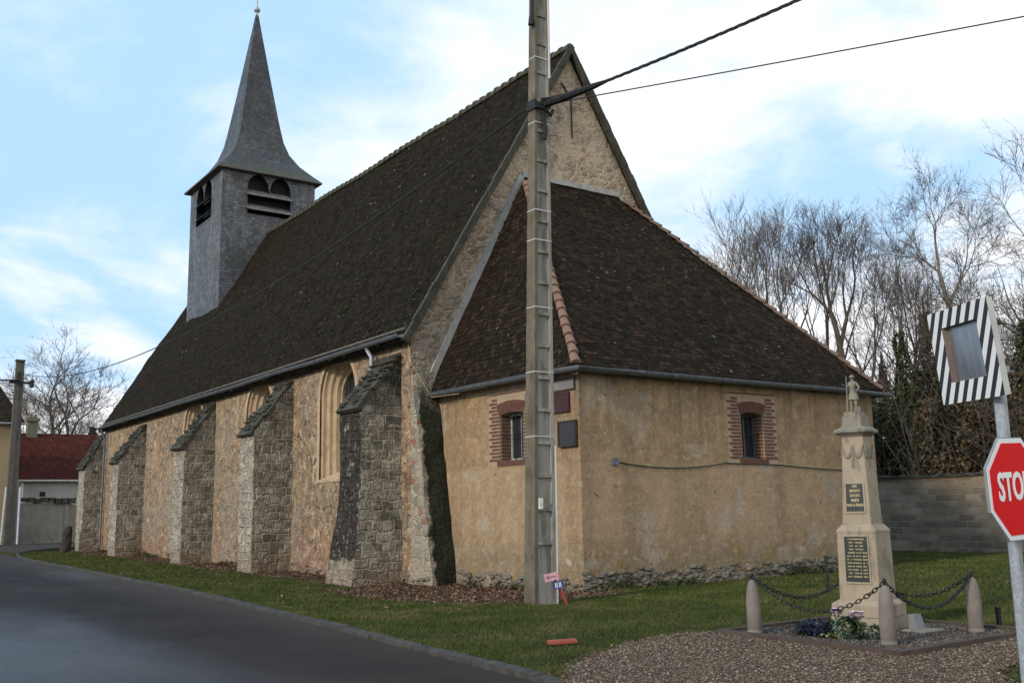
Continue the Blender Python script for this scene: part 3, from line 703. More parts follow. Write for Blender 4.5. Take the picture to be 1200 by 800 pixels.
# windows: stepped mouldings, glass, leading
prof = [(0, 0), (.0, .06), (.07, .07), (.09, .16), (.13, .20), (.20, .21), (.22, .30), (.27, .34), (.34, .35), (.37, .46), (.42, .48), (.42, .60)]
for cy, nm in WINS:
    m = MB(); rings = []
    for off, d in prof:
        k = WHW-off
        P = arc_pts(k, WZ0+off*.55, WZS, WH*k/WHW+.02*off)
        b = len(m.v); m.v += [(NX+d-.004, cy+y, z) for y, z in P]; rings.append(b)
    n = len(P)
    for i in range(len(rings)-1):
        for k in range(n):
            k2 = (k+1) % n; m.f.append((rings[i]+k, rings[i+1]+k, rings[i+1]+k2, rings[i]+k2))
    wnd = pt(m, 'window', M_mould, church)
    mm = MB(); k = WHW-.42; P = arc_pts(k+.03, WZ0+.2, WZS, WH*k/WHW+.03)
    mm.add([(NX+.55, cy+y, z) for y, z in P], [tuple(range(n))])
    pt(mm, 'glass', M_glass, wnd)
    mm = MB()
    for yy in (-.33, 0, .33): mm.box(NX+.53, NX+.545, cy+yy-.008, cy+yy+.008, WZ0+.25, WZS+.5)
    for q in range(7): mm.box(NX+.526, NX+.543, cy-k, cy+k, WZ0+.5+q*.38, WZ0+.515+q*.38)
    pt(mm, 'glazing_bars', M_iron, wnd)
    mm = MB()    # proud hood ring round the arch
    outerP = arc_pts(WHW+.16, WZ0-.08, WZS, WH*1.12); innerP = arc_pts(WHW, WZ0, WZS, WH)
    b = len(mm.v); mm.v += [(NX-.018, cy+y, z) for y, z in outerP]+[(NX-.018, cy+y, z) for y, z in innerP]+[(NX+.02, cy+y, z) for y, z in outerP]+[(NX+.03, cy+y, z) for y, z in innerP]
    for k in range(n):
        k2 = (k+1) % n
        mm.f += [(k, k2, n+k2, n+k), (k, 2*n+k, 2*n+k2, k2), (n+k, n+k2, 3*n+k2, 3*n+k)]
    pt(mm, 'surround', M_mould, wnd)

# roofs -------------------------------------------------------------
def slope_shell(a, b, c, d, th, nu, nv, amp=.02, seed=0):
    # a,b: eave ends; d,c: ridge ends (a-d and b-c edges); slab of thickness th below the top surface
    a, b, c, d = map(Vector, (a, b, c, d)); n = (b-a).cross(d-a).normalized()
    if n.z < 0: n = -n
    m = MB(); m.uvn = [n, -n]
    def P(u, v, off):
        p = a.lerp(b, u).lerp(d.lerp(c, u), v)
        e = 1 if off == 0 else 0
        fade = min(1, 6*v, 6*(1-v)+.4)
        q = mnoise.noise((p.x*.45+seed, p.y*.45, p.z*.45))*amp*1.6+mnoise.noise((p.x*1.9+seed, p.y*1.9, p.z*1.9))*amp*.8
        return p+n*(off+e*q*fade)
    m.grid(lambda u, v: P(u, v, 0), nu, nv)
    top = len(m.v)
    m.grid(lambda u, v: P(u, v, -th), nu, nv)
    W = nu+1
    for i in range(nu): m.f += [(i, top+i, top+i+1, i+1), (nv*W+i, nv*W+i+1, top+nv*W+i+1, top+nv*W+i)]
    for j in range(nv): m.f += [(j*W, (j+1)*W, top+(j+1)*W, top+j*W), (j*W+nu, top+j*W+nu, top+(j+1)*W+nu, (j+1)*W+nu)]
    return m
EO = .28     # eave overhang
rf = slope_shell((NX-EO, GY-.12, HN-EO*SL+.16), (NX-EO, WY+.25, HN-EO*SL+.16), (RX, WY+.25, RZ+.04), (RX, GY-.12, RZ+.04), .13, 110, 34, .05)
nave_roof = pt(rf, 'nave_roof', M_roof, church, smooth=False)
rf = slope_shell((NX2+EO, WY+.25, HN-EO*SL+.16), (NX2+EO, GY-.12, HN-EO*SL+.16), (RX+.002, GY-.12, RZ+.04), (RX+.002, WY+.25, RZ+.04), .13, 60, 16, .03)
pt(rf, 'rear_roof_slope', M_roof, church)
# ridge tiles with raised collars
m = MB(); y = GY-.15
while y < WY+.2:
    dz = .02*math.sin(y*.9)+random.uniform(-.012, .012)
    for (ya, yb, ra, rb) in ((0, .34, .135, .125), (.33, .42, .165, .165)):
        b = len(m.v); K = 7
        for yy, rr in ((ya, ra), (yb, rb)):
            for k in range(K+1):
                t = math.pi*(k/K*1.3-.15)
                m.v.append((RX+rr*1.05*math.cos(t), y+yy, RZ-.02+dz+rr*math.sin(t)))
        for k in range(K): m.f.append((b+k, b+k+1, b+K+1+k+1, b+K+1+k))
        m.f += [tuple(range(b, b+K+1)), tuple(range(b+K+1, b+2*K+2))[::-1]]
    y += .415
pt(m, 'ridge_tiles', M_ridge, nave_roof)
def clumps(name, A, B, C, D, n, s0, s1, mat, parent, bias=1.6, seed=1):
    A, B, C, D = map(Vector, (A, B, C, D)); nn = (B-A).cross(D-A).normalized(); nn = nn if nn.z > 0 else -nn
    V = []; F = []; rr = random.Random(seed); i = 0
    while i < n:
        u, v = rr.random(), rr.random()**bias; p = A.lerp(B, u).lerp(D.lerp(C, u), v)
        if mnoise.noise(p*.35) < -.15+rr.random()*.5: i += .25; continue
        i += 1; s_ = rr.uniform(s0, s1); b = len(V); t = Vector((0,0,1)).cross(nn).normalized(); w_ = nn.cross(t); p = p+nn*.035
        for a in ICO_V:
            k = rr.uniform(.75, 1.2); q = p+t*a[0]*s_*1.3*k+w_*a[1]*s_*k+nn*a[2]*s_*.55*k; V.append(tuple(q))
        F += [tuple(b+int(k) for k in ff) for ff in ICO_F]
    o = pt((V, F), name, mat, parent, fix=False); o['kind'] = 'stuff'
M_clump = mat_perisland('roof_moss', [(0, (.012,.010,.007)), (.4, (.03,.026,.014)), (.75, (.048,.042,.022)), (.95, (.065,.058,.035)), (1, (.18,.165,.13))], .95)
clumps('moss', (NX-EO, GY, HN-EO*SL+.16), (NX-EO, WY, HN-EO*SL+.16), (RX, WY, RZ+.04), (RX, GY, RZ+.04), 2200, .016, .05, M_clump, nave_roof, 1.5, 3)
# mossy mortar verge along the near gable, both slopes
def verge(x0, x1, z0, z1):
    m = MB(); N = 36
    for i in range(N):
        t0, t1 = i/N, (i+1)/N
        A = Vector((x0+(x1-x0)*t0, GY-.13, z0+(z1-z0)*t0)); B = Vector((x0+(x1-x0)*t1, GY-.13, z0+(z1-z0)*t1))
        d = (B-A); nrm = Vector((-d.z, 0, d.x)).normalized(); nrm = nrm if nrm.z > 0 else -nrm
        w1 = .035+random.uniform(-.012, .02); h = .085+random.uniform(-.01, .018)
        m.obb((A+B)/2+nrm*(-.055)+Vector((0, -.008, 0)), d*.52, Vector((0, 1, 0))*(.05+w1*.4), nrm*h)
    return m
zoff = HN-EO*SL+.16
pt(verge(NX-EO, RX, zoff, RZ+.04), 'verge', M_moss, nave_roof)
pt(verge(NX2+EO, RX, zoff, RZ+.04), 'verge', M_moss, nave_roof)

# buttresses ----------------------------------------------------------
def buttress(y0, wd, xf, zf, zt, mat, foot=.0, lowx=0):
    m = MB(); zb = -.45
    # side outline with a slight batter; rough noise displacement
    nz, nx_, ny = 22, 6, 5
    def wob(p): return Vector((mnoise.noise(Vector(p)*1.7)*.035+mnoise.noise(Vector(p)*5)*.015, mnoise.noise(Vector(p)*1.7+Vector((9,0,0)))*.03+mnoise.noise(Vector(p)*5+Vector((4,0,0)))*.012, 0))
    def xfr(z): return xf-lowx*max(0, (1.9-z)/2.2) if z < 1.9 else xf
    def yl(z): return y0-foot*max(0, 1-z/1.8)
    def yr(z): return y0+wd+foot*1.5*max(0, 1-z/1.8)
    def ztop(x): return zf+(zt-zf)*(x-xf)/(NX-xf)
    def side(yf, sgn):
        def P(u, v):
            z0 = zb; xx_lo = xfr(0)
            x = xf+(NX-xf)*u; zt_ = ztop(x); z = zb+(zt_-zb)*v
            x = xfr(z)+(NX-xfr(z))*u
            p = Vector((x, yf(z), z)); return p+(wob(p) if 0 < u < 1 or True else Vector((0,0,0)))*Vector((1,1,0)).x
        m.grid(P, nx_*2, nz)
    side(yl, -1); side(yr, 1)
    def F(u, v):
        z = zb+(zf-zb)*v; p = Vector((xfr(z), yl(z)+(yr(z)-yl(z))*u, z)); return p+wob(p)
    m.grid(F, ny, nz)
    bt = pt(m, 'buttress', mat, church, fix=False)
    # sloping coping of overlapping mossy slabs
    c = MB(); n = 6
    dirv = Vector((NX-xf, 0, zt-zf)); Ld = dirv.length; dirv.normalize(); nrm = Vector((-dirv.z, 0, dirv.x))
    b = len(m.v)
    for i in range(n):
        for j in range(2):
            t = (i+.5)/n; p = Vector((xf, 0, zf))+dirv*(Ld*t-(.10 if i < 2 else .0))
            yy = y0+wd*(j+.5)/2+random.uniform(-.015, .015); tk = (.06 if i < 2 else .045)*random.uniform(.8, 1.25)
            c.obb(p+Vector((0, yy, 0))+nrm*(tk*.3+random.uniform(-.012, .012)), dirv*(Ld/n*.60), Vector((0, wd/4+(.02 if i < 3 else .0)+random.uniform(-.01, .012), 0)), (nrm+dirv*random.uniform(-.06, -.0)).normalized()*tk)
    for q in range(60):          # moss clumps and fallen bits
        t = random.random(); p = Vector((xf, y0+random.uniform(-.03, wd), zf))+dirv*(Ld*t)+nrm*.09
        b = len(c.v); s_ = random.uniform(.04, .10)
        for a in ICO_V: c.v.append((p.x+a[0]*s_, p.y+a[1]*s_*1.3, p.z+a[2]*s_*.6))
        c.f += [tuple(b+int(k) for k in ff) for ff in ICO_F]
    pt(c, 'coping', M_moss, bt)
    return bt
buttress(21.3, 1.15, 10.62, 4.05, 5.35, M_buttb, .10, .30)['label'] = 'nearest buttress, blackened with lichen'
buttress(28.0, 1.15, 10.52, 3.92, 5.42, M_butt, .0, .0)
buttress(35.0, 1.15, 10.62, 3.90, 5.42, M_butt, .0, .0)
buttress(44.0, 1.2, 10.62, 3.82, 5.35, M_butt, .0, .0)
buttress(51.25, 1.3, 10.82, 3.85, 5.45, M_butt, .0, .0)

# battered black corner pier between the nave corner and the annex ------
m = MB(); N = 26
def yp(z):   # how far it leans out of the gable wall
    return GY-(.95*min(1, max(0, (5.0-z)/5.0))**.85+.02)
def pier(u, v):
    z = -.4+5.3*v; p = Vector((NX+.012+(AX-NX-.0)*u, yp(z), z))
    return p+Vector((mnoise.noise(p*2.2)*.03, mnoise.noise(p*2.6)*.06, 0))
m.grid(pier, 6, N)
def pier_s(u, v):
    z = -.4+5.3*v; p = Vector((NX+.006, GY+.1+(yp(z)-GY-.1)*u, z)); q = Vector((NX+.012, yp(z), z))
    return p+Vector((mnoise.noise(p*2.2)*.03, mnoise.noise(p*2.6)*.06 if u > .5 else 0, 0))
m.grid(pier_s, 6, N)
def mat_pier():
    m = Mt('corner_pier', .95, .12)
    fine = m.noise(11, 6, .75); med = m.noise(2.2, 6, .7)
    n = m.n('ShaderNodeNewGeometry').outputs['Normal']; face = m.sepz(n, 0)
    v = m.warp(m.map(m.pos(), (1,1,1.5)), .15, 3); e = m.ramp(m.vor(4, v, 'DISTANCE_TO_EDGE'), [(.03, 0), (.09, 1)])
    cell = m.vor(4, v, 'F1', 'Color'); cs = m.n('ShaderNodeSeparateColor'); m.L(cell, cs.inputs[0])
    pale = m.mix(e, (.46,.41,.32), m.ramp(cs.outputs[0], [(0, (.24,.22,.18)), (.5, (.42,.37,.28)), (.86, (.30,.27,.22)), (.93, (.30,.13,.08)), (1, (.36,.33,.27))]))
    blk = m.mix(fine, (.012,.014,.009), (.055,.06,.04))
    y = m.sepz(None, 0)
    k = m.ramp(m.math('ADD', m.math('MULTIPLY', m.math('SUBTRACT', y, NX), 4.5), m.math('MULTIPLY', m.math('SUBTRACT', med, .5), 2.2)), [(.25, 0), (.55, 1)])
    z = m.sepz(); up_ = m.ramp(m.math('ADD', m.math('DIVIDE', z, 5), m.math('MULTIPLY', m.math('SUBTRACT', med, .5), .35)), [(.80, 1), (.93, .35)])
    c = m.mix(m.math('MULTIPLY', k, up_), pale, blk)
    return m.out(c, m.bump(m.math('ADD', fine, m.math('MULTIPLY', e, .6)), .05))
M_pier = mat_pier()
pt(m, 'corner_pier', M_pier, church, fix=False, label='pier black with moss')

# gutters -------------------------------------------------------------
def gutter(path, r=.085):
    m = MB(); n = 9
    for pts_ in [path]:
        P = [Vector(p) for p in pts_]
        for shell, rr in ((0, r), (1, r-.008)):
            b = len(m.v)
            for i, p in enumerate(P):
                d = (P[min(i+1, len(P)-1)]-P[max(i-1, 0)]).normalized(); sd_ = d.cross(Vector((0,0,1))).normalized()
                if 0 < i < len(P)-1:
                    d1 = (P[i]-P[i-1]).normalized(); kf = 1/max(.5, abs(d1.cross(Vector((0,0,1))).normalized().dot(sd_)))
                else: kf = 1
                for k in range(n+1):
                    t = math.pi+math.pi*k/n
                    q = p+sd_*math.cos(t)*rr*kf+Vector((0,0,1))*math.sin(t)*rr
                    m.v.append(tuple(q))
            for i in range(len(P)-1):
                for k in range(n):
                    a = b+i*(n+1)+k; m.f.append((a, a+1, a+n+2, a+n+1))
        for i in range(len(P)-1):      # rolled front bead + joints
            d = P[i+1]-P[i]; sd_ = d.normalized().cross(Vector((0,0,1))).normalized()
        for sgn in (-1, 1): m.tube([p+(P[min(i+1,len(P)-1)]-P[max(i-1,0)]).normalized().cross(Vector((0,0,1)))*r*sgn for i, p in enumerate(P)], .011, 6)
    return m
GX = NX-EO-.05; zg = HN-.17
gp = [(GX, GY-.08, zg)]+[(GX+.02*math.sin(y), y, zg+.012*math.sin(y*.7)) for y in range(23, 51, 3)]+[(GX, WY+.1, zg)]
gt = pt(gutter(gp, .09), 'gutter', M_zinc, church, fix=False)
y = GY+.3
while y < WY:
    m = MB(); m.tube([(NX, y, zg-.10), (GX+.1, y, zg-.004)]+[(GX+.098*math.cos(t), y, zg+.098*math.sin(t)) for t in [-math.pi*k/6 for k in range(7)]], .010, 4); pt(m, 'bracket', M_zinc, gt); y += .9
# eave fascia / soffit board
m = MB(); m.box(NX-.16, NX-.005, GY+.01, WY, HN-.02, HN+.03); pt(m, 'soffit', M_wood, church)
# far downpipe and short outlet pipe at the near end
m = MB(); m.tube([(GX+.03, 50.9, zg-.06), (GX+.05, 50.9, zg-.22), (NX-.14, 50.9, zg-.5), (NX-.12, 50.9, zg-.75), (NX-.12, 50.9, .15), (NX-.25, 50.9, .02)], .05, 10)
for z in (1.2, 3.0, 4.7): m.tube([(NX-.12, 50.9, z-.02), (NX-.12, 50.9, z+.02)], .06, 10)
pt(m, 'downpipe', M_zinc, church)
m = MB(); m.tube([(GX+.02, 22.6, zg-.05), (GX+.06, 22.6, zg-.16), (GX+.12, 22.5, zg-.34), (GX+.12, 22.5, zg-.75)], .055, 10)
pt(m, 'downpipe', M_galv, church)

# ------------------------------------------------------------------ annex (lower hipped east end)
OV = .22; EZ = HA+.10
ex0, ex1, ey = AX-OV, BX+OV, AY-OV
HX0, HX1, HZ = 15.22, 18.62, 10.42
slf = (HZ-EZ)/(GY-ey)
# walls with window openings (segmental heads)
def seg(hw, z0, zs, h, n=6):
    P = [(-hw, z0), (-hw, zs)]; Rr = (h*h+hw*hw)/(2*h); a0 = math.asin(hw/Rr)
    for i in range(1, n): a = -a0+2*a0*i/n; P.append((Rr*math.sin(a), zs+h-Rr+Rr*math.cos(a)))
    return P+[(hw, zs), (hw, z0)]
WF = (17.42, .37, 2.58, 3.58, .045); WSd = (17.58, .44, 2.60, 3.60, .05)
v, f = face_holes([(AX, -.45), (BX, -.45), (BX, EZ-.03), (AX, EZ-.03)], [[(WF[0]+a, b) for a, b in seg(*WF[1:])]], lambda a, b: (a, AY, b)); f = orient(v, f, Vector((0,-1,0)))
m = MB(); m.add(v, f)
v, f = face_holes([(AY, -.45), (GY, -.45), (GY, EZ-.03), (AY, EZ-.03)], [[(WSd[0]+a, b) for a, b in seg(*WSd[1:])]], lambda a, b: (AX, a, b)); f = orient(v, f, Vector((-1,0,0)))
m.add(v, f); m.add([(BX,AY,-.45),(BX,GY,-.45),(BX,GY,EZ-.03),(BX,AY,EZ-.03)], [(0,1,2,3)])
pt(m, 'annex_wall', M_annex, church, fix=False)
# rubble footing standing proud under the plaster
m = MB()
def stones(m, p0, p1, z1, n, out, seed):
    rr = random.Random(seed); d = Vector(p1)-Vector(p0); L = d.length; d.normalize()
    for i in range(n):
        t = rr.random()*L; z = rr.uniform(-.12, z1*(1-.5*rr.random())); s_ = rr.uniform(.035, .105)
        p = Vector(p0)+d*t+Vector(out)*rr.uniform(-.02, .05); b = len(m.v)
        for a in ICO_V:
            k = rr.uniform(.8, 1.15); q = p+d*a[0]*s_*1.5*k+Vector(out)*a[1]*s_*.55*k; m.v.append((q.x, q.y, z+a[2]*s_*.62*k))
        m.f += [tuple(b+int(k) for k in ff) for ff in ICO_F]
stones(m, (AX, AY, 0), (20.6, AY, 0), .36, 520, (0, -1, 0), 3)
stones(m, (AX, AY, 0), (AX, 19.8, 0), .20, 150, (-1, 0, 0), 4)
stones(m, (20.2, AY, 0), (BX, AY, 0), .16, 24, (0, -1, 0), 9)
pt(m, 'rubble_footing', M_rub, church)['kind'] = 'stuff'
m = MB(); stones(m, (NX, 20.0, 0), (NX, 50.5, 0), .10, 150, (-1, 0, 0), 6)
pt(m, 'nave_footing', M_rub, church)['kind'] = 'stuff'

# annex roof: two hips; left face, front face, right face
def tri_face(P, n, amp=.02, seed=0):   # P = eaveA, eaveB, topB, topA ; quad grid
    return slope_shell(P[0], P[1], P[2], P[3], .10, n, n, amp, seed)
ar = pt(tri_face([(ex0, ey, EZ), (ex1, ey, EZ), (HX1, GY-.01, HZ), (HX0, GY-.01, HZ)], 34, .035, 3), 'annex_roof', M_roof2, church)
o = tri_face([(ex0, GY-.01, EZ+.02), (ex0, ey, EZ), (HX0, GY-.01, HZ), (HX0-.01, GY-.01, HZ)], 26, .02, 8)
pt(o, 'side_slope', M_roof2, ar)
o = tri_face([(ex1, ey, EZ), (ex1, GY-.01, EZ), (HX1+.01, GY-.01, HZ), (HX1, GY-.01, HZ)], 16, .02, 5)
pt(o, 'far_slope', M_roof2, ar)
clumps('moss', (ex0, ey, EZ), (ex1, ey, EZ), (HX1, GY, HZ), (HX0, GY, HZ), 420, .012, .04, M_clump, ar, 1.2, 5)
clumps('moss', (ex0, GY, EZ), (ex0, ey, EZ), (HX0, GY, HZ), (HX0, GY, HZ), 200, .012, .04, M_clump, ar, 1.2, 6)
# hip tiles
def hip(A, B, mat, nm, r=.095, L=.33, parent=ar):
    A = Vector(A); B = Vector(B); d = (B-A); n = int(d.length/L); dn = d.normalized(); sd_ = dn.cross(Vector((0,0,1))).normalized(); upv = sd_.cross(dn)
    m = MB()
    for i in range(n):
        p = A+dn*(i*L)-upv*.02; K = 7; b = len(m.v); j = random.uniform(-.008, .008)
        for t_, rr, hh in ((0, r*1.14, .03), (L*1.08, r*.88, .0)):
            for k in range(K+1):
                a = math.pi*k/K; m.v.append(tuple(p+dn*t_+sd_*(rr*math.cos(a)+j)+upv*(rr*.85*math.sin(a)+hh-.02)))
        for k in range(K): m.f.append((b+k, b+k+1, b+K+2+k, b+K+1+k))
        m.f += [tuple(range(b, b+K+1))]
    return pt(m, nm, mat, parent)
hip((ex0+.02, ey+.02, EZ+.03), (HX0, GY-.05, HZ+.02), M_terra, 'hip_tiles')
hip((ex1-.02, ey+.02, EZ+.03), (HX1, GY-.05, HZ+.02), mat_stone('hip_tile_brown', (.13,.085,.06), (.19,.13,.095), (.07,.06,.045), .6, 4), 'hip_tiles', .10, .34)
# lime mortar flashing against the gable: raked band + level band
m = MB()
def band(A, B, wd, up3):
    A = Vector(A); B = Vector(B); d = (B-A).normalized(); N = 14
    for i in range(N):
        p = A.lerp(B, (i+.5)/N); m.obb(p, (B-A)/N*.505, Vector(up3)*wd*random.uniform(.92, 1.08), Vector((0, .035+random.uniform(0, .01), 0)))
dd = (Vector((HX0, 0, HZ))-Vector((ex0, 0, EZ))).normalized(); nn = Vector((-dd.z, 0, dd.x))
band(Vector((ex0+.02, GY-.03, EZ+.02))+nn*.09, Vector((HX0, GY-.03, HZ))+nn*.09, .085, nn)
band((HX0-.05, GY-.03, HZ+.09), (HX1, GY-.03, HZ+.09), .075, (0, 0, 1))
dd = (Vector((HX1, 0, HZ))-Vector((ex1, 0, EZ))).normalized(); nn = Vector((-dd.z, 0, dd.x)); nn = nn if nn.z > 0 else -nn
band(Vector((ex1-.4, GY-.03, EZ+.4))+nn*.05, Vector((HX1, GY-.03, HZ))+nn*.05, .05, nn)
pt(m, 'flashing', M_lime, ar)
gp = [(ex0-.06, GY-.12, EZ-.03), (ex0-.06, ey+.6, EZ-.05), (ex0-.06, ey-.06, EZ-.06)]+[(x, ey-.06, EZ-.065+.006*math.sin(x)) for x in (14, 16, 18, 20)]+[(ex1+.06, ey-.06, EZ-.08), (ex1+.06, GY, EZ-.05)]
gt2 = pt(gutter(gp, .095), 'gutter', M_zinc, church, fix=False)
x = ex0+.3
while x < ex1:
    m = MB(); m.tube([(x, ey-.06+.102*math.cos(t), EZ-.065+.102*math.sin(t)) for t in [math.pi+math.pi*k/6 for k in range(7)]], .01, 4); x += .75; pt(m, 'bracket', M_zinc, gt2)
y = ey+.42
while y < GY:
    m = MB(); m.tube([(ex0-.06+.102*math.cos(t), y, EZ-.045+.102*math.sin(t)) for t in [math.pi+math.pi*k/6 for k in range(7)]], .01, 4); y += .75; pt(m, 'bracket', M_zinc, gt2)
m = MB(); m.box(AX-.14, BX+.14, AY-.14, AY-.003, EZ-.07, EZ-.035); m.box(AX-.14, AX-.003, AY-.138, GY-.05, EZ-.068, EZ-.037)
pt(m, 'soffit', M_wood, church)

# annex windows: brick surround with toothed jambs, arch, sill, bars, glass
def annex_window(axis, c, hw, z0, zs, h, W0, rng_seed):
    rr = random.Random(rng_seed)
    if axis == 'y': T = lambda a, d, z: (c+a, AY+d, z)
    else: T = lambda a, d, z: (AX+d, c-a, z)     # a grows to the right seen from outside
    def bx(m, a0, a1, d0, d1, za, zb):
        P = [T(a, d, z) for z in (za, zb) for (a, d) in ((a0, d0), (a1, d0), (a1, d1), (a0, d1))]
        m.add(P, [(0,3,2,1),(4,5,6,7),(0,1,5,4),(1,2,6,5),(2,3,7,6),(3,0,4,7)])
    # mortar backing and reveal
    m = MB()
    pr = seg(hw, z0, zs, h); n = len(pr)
    b = len(m.v); m.v += [T(a, -.004, z) for a, z in pr]+[T(a, .34, z) for a, z in pr]
    for k in range(n): m.f.append((b+k, b+(k+1) % n, b+n+(k+1) % n, b+n+k))
    out_ = [(-W0-.02, z0-.13), (W0+.02, z0-.13), (W0+.02, zs+.50), (-W0-.02, zs+.50)]
    v, f = face_holes(out_, [pr], lambda a, z: T(a, -.004, z)); m.add(v, f)
    win = pt(m, 'window', mat_stone('mortar_'+axis, (.34,.25,.17), (.42,.32,.225), (.2,.15,.10), .5, 9), church)
    m = MB(); z = z0-.0; row = 0
    while z < zs+.40:
        for s in (-1, 1):
            L = (W0-hw) if row % 2 == 0 else (W0-hw)*.78
            x = hw+.004 if z < zs-.02 else hw+.10
            end = hw+L
            while x < end-.03:
                bl = min(rr.choice((.22, .11)), end-x)-.012
                if bl < .03: break
                a0, a1 = (x, x+bl) if s > 0 else (-x-bl, -x)
                bx(m, a0, a1, -.016-rr.uniform(0, .006), .0, z, z+.045+rr.uniform(-.003, .004)); x += bl+.012
        z += .078; row += 1
    for k in range(-9, 10):                       # top course
        bx(m, k*W0/9.5-.045, k*W0/9.5+.035, -.018, 0, zs+.455, zs+.485+rr.uniform(-.004, .004))
    Rr = (h*h+hw*hw)/(2*h); a0 = math.asin(hw/Rr)*1.12; N = 17        # arch of bricks on end
    for k in range(N):
        a = -a0+2*a0*(k+.5)/N; cz = zs+h-Rr; r0, r1 = Rr+.006, Rr+.25
        dx, dz = math.sin(a), math.cos(a); tx, tz = dz, -dx; wq = Rr*a0/N*.72
        P = []
        for d in (-.017-rr.uniform(0, .005), 0):
            P += [T(dx*r0-tx*wq, d, cz+dz*r0-tz*wq), T(dx*r0+tx*wq, d, cz+dz*r0+tz*wq), T(dx*r1+tx*wq*1.05, d, cz+dz*r1+tz*wq*1.05), T(dx*r1-tx*wq*1.05, d, cz+dz*r1-tz*wq*1.05)]
        m.add(P, [(0,1,2,3),(4,5,6,7),(0,1,5,4),(1,2,6,5),(2,3,7,6),(3,0,4,7)])
    k = -hw-.10
    while k < hw+.08: bx(m, k, k+.042, -.03, 0, z0-.115, z0-.004); k += .056
    z = z0+.01
    while z < zs: bx(m, hw-.012, hw+.0, .03, .30, z, z+.045); bx(m, -hw, -hw+.012, .03, .30, z, z+.045); z += .078
    pt(m, 'brick_surround', M_brick, win)
    m = MB(); bx(m, -hw-.0, hw, .30, .305, z0, zs+h); pt(m, 'glass', M_glass, win)
    m = MB()
    for a in (-hw, -hw+.045, 0-.02, hw-.045): bx(m, a, a+.04, .265, .298, z0, zs+h-.02)
    bx(m, -hw, hw, .266, .297, z0, z0+.05); bx(m, -hw, hw, .266, .297, zs-.02, zs+.03)
    fr = pt(m, 'frame', flat('grey_frame_'+axis, (.34,.345,.34) if axis == 'x' else (.13,.14,.14), .7), win)
    m = MB()
    for k in range(3): a = -hw+(k+1)*2*hw/4; m.tube([T(a, .12, z0), T(a, .12, zs+h*.8)], .010, 6)
    m.tube([T(-hw, .12, (z0+zs)/2+.05), T(hw, .12, (z0+zs)/2+.05)], .009, 6)
    pt(m, 'bars', M_iron, win)
annex_window('y', WF[0], *WF[1:], .80, 2)
annex_window('x', WSd[0], *WSd[1:], .86, 5)
# iron wall tie in the shape of a Y on the gable
m = MB(); m.tube([(16.95, GY-.03, 11.9), (16.94, GY-.03, 13.05)], .022, 6); m.tube([(16.94, GY-.03, 13.05), (16.86, GY-.03, 13.2), (16.60, GY-.03, 13.5)], .02, 6); m.tube([(16.94, GY-.03, 13.05), (17.0, GY-.03, 13.2), (17.16, GY-.03, 13.45)], .02, 6)
pt(m, 'wall_tie', M_iron, church)

# ------------------------------------------------------------------ bell tower
TX0, TX1, TY0, TY1, TZ = 14.58, 19.20, 43.75, 48.45, 17.62
tz0 = 8.0
def twin(c, s=1.0):
    # joined pair of lancets: outline (a, z)
    P = [(c-1.07*s, 15.45), (c-1.07*s, 16.75)]
    def lan(c0, hw, zs, h, n=6):
        Rr = (h*h+hw*hw)/(2*hw); th = math.atan2(h, Rr-hw); Q = []
        for i in range(1, n): a = th*i/n; Q.append((c0-hw+Rr-Rr*math.cos(a), zs+Rr*math.sin(a)))
        Q.append((c0, zs+h))
        for i in range(n-1, 0, -1): a = th*i/n; Q.append((c0+hw-Rr+Rr*math.cos(a), zs+Rr*math.sin(a)))
        return Q
    P += lan(c-.55*s, .52*s, 16.75, .70)+[(c-.03*s, 16.75), (c-.03*s, 16.62), (c+.03*s, 16.62), (c+.03*s, 16.75)]+lan(c+.55*s, .52*s, 16.75, .70)+[(c+1.07*s, 16.75), (c+1.07*s, 15.45)]
    return P
m = MB()
v, f = face_holes([(TX0, tz0), (TX1, tz0), (TX1, TZ), (TX0, TZ)], [twin(16.88)], lambda a, b: (a, TY0, b)); m.add(v, orient(v, f, Vector((0,-1,0))))
v, f = face_holes([(TY0, tz0), (TY1, tz0), (TY1, TZ), (TY0, TZ)], [twin(46.35, 1.05)], lambda a, b: (TX0, a, b)); m.add(v, orient(v, f, Vector((-1,0,0))))
m.add([(TX1,TY0,tz0),(TX1,TY1,tz0),(TX1,TY1,TZ),(TX1,TY0,TZ)], [(0,1,2,3)]); m.add([(TX0,TY1,tz0),(TX1,TY1,tz0),(TX1,TY1,TZ),(TX0,TY1,TZ)], [(3,2,1,0)])
tower = pt(m, 'tower', M_slate, church, fix=False)
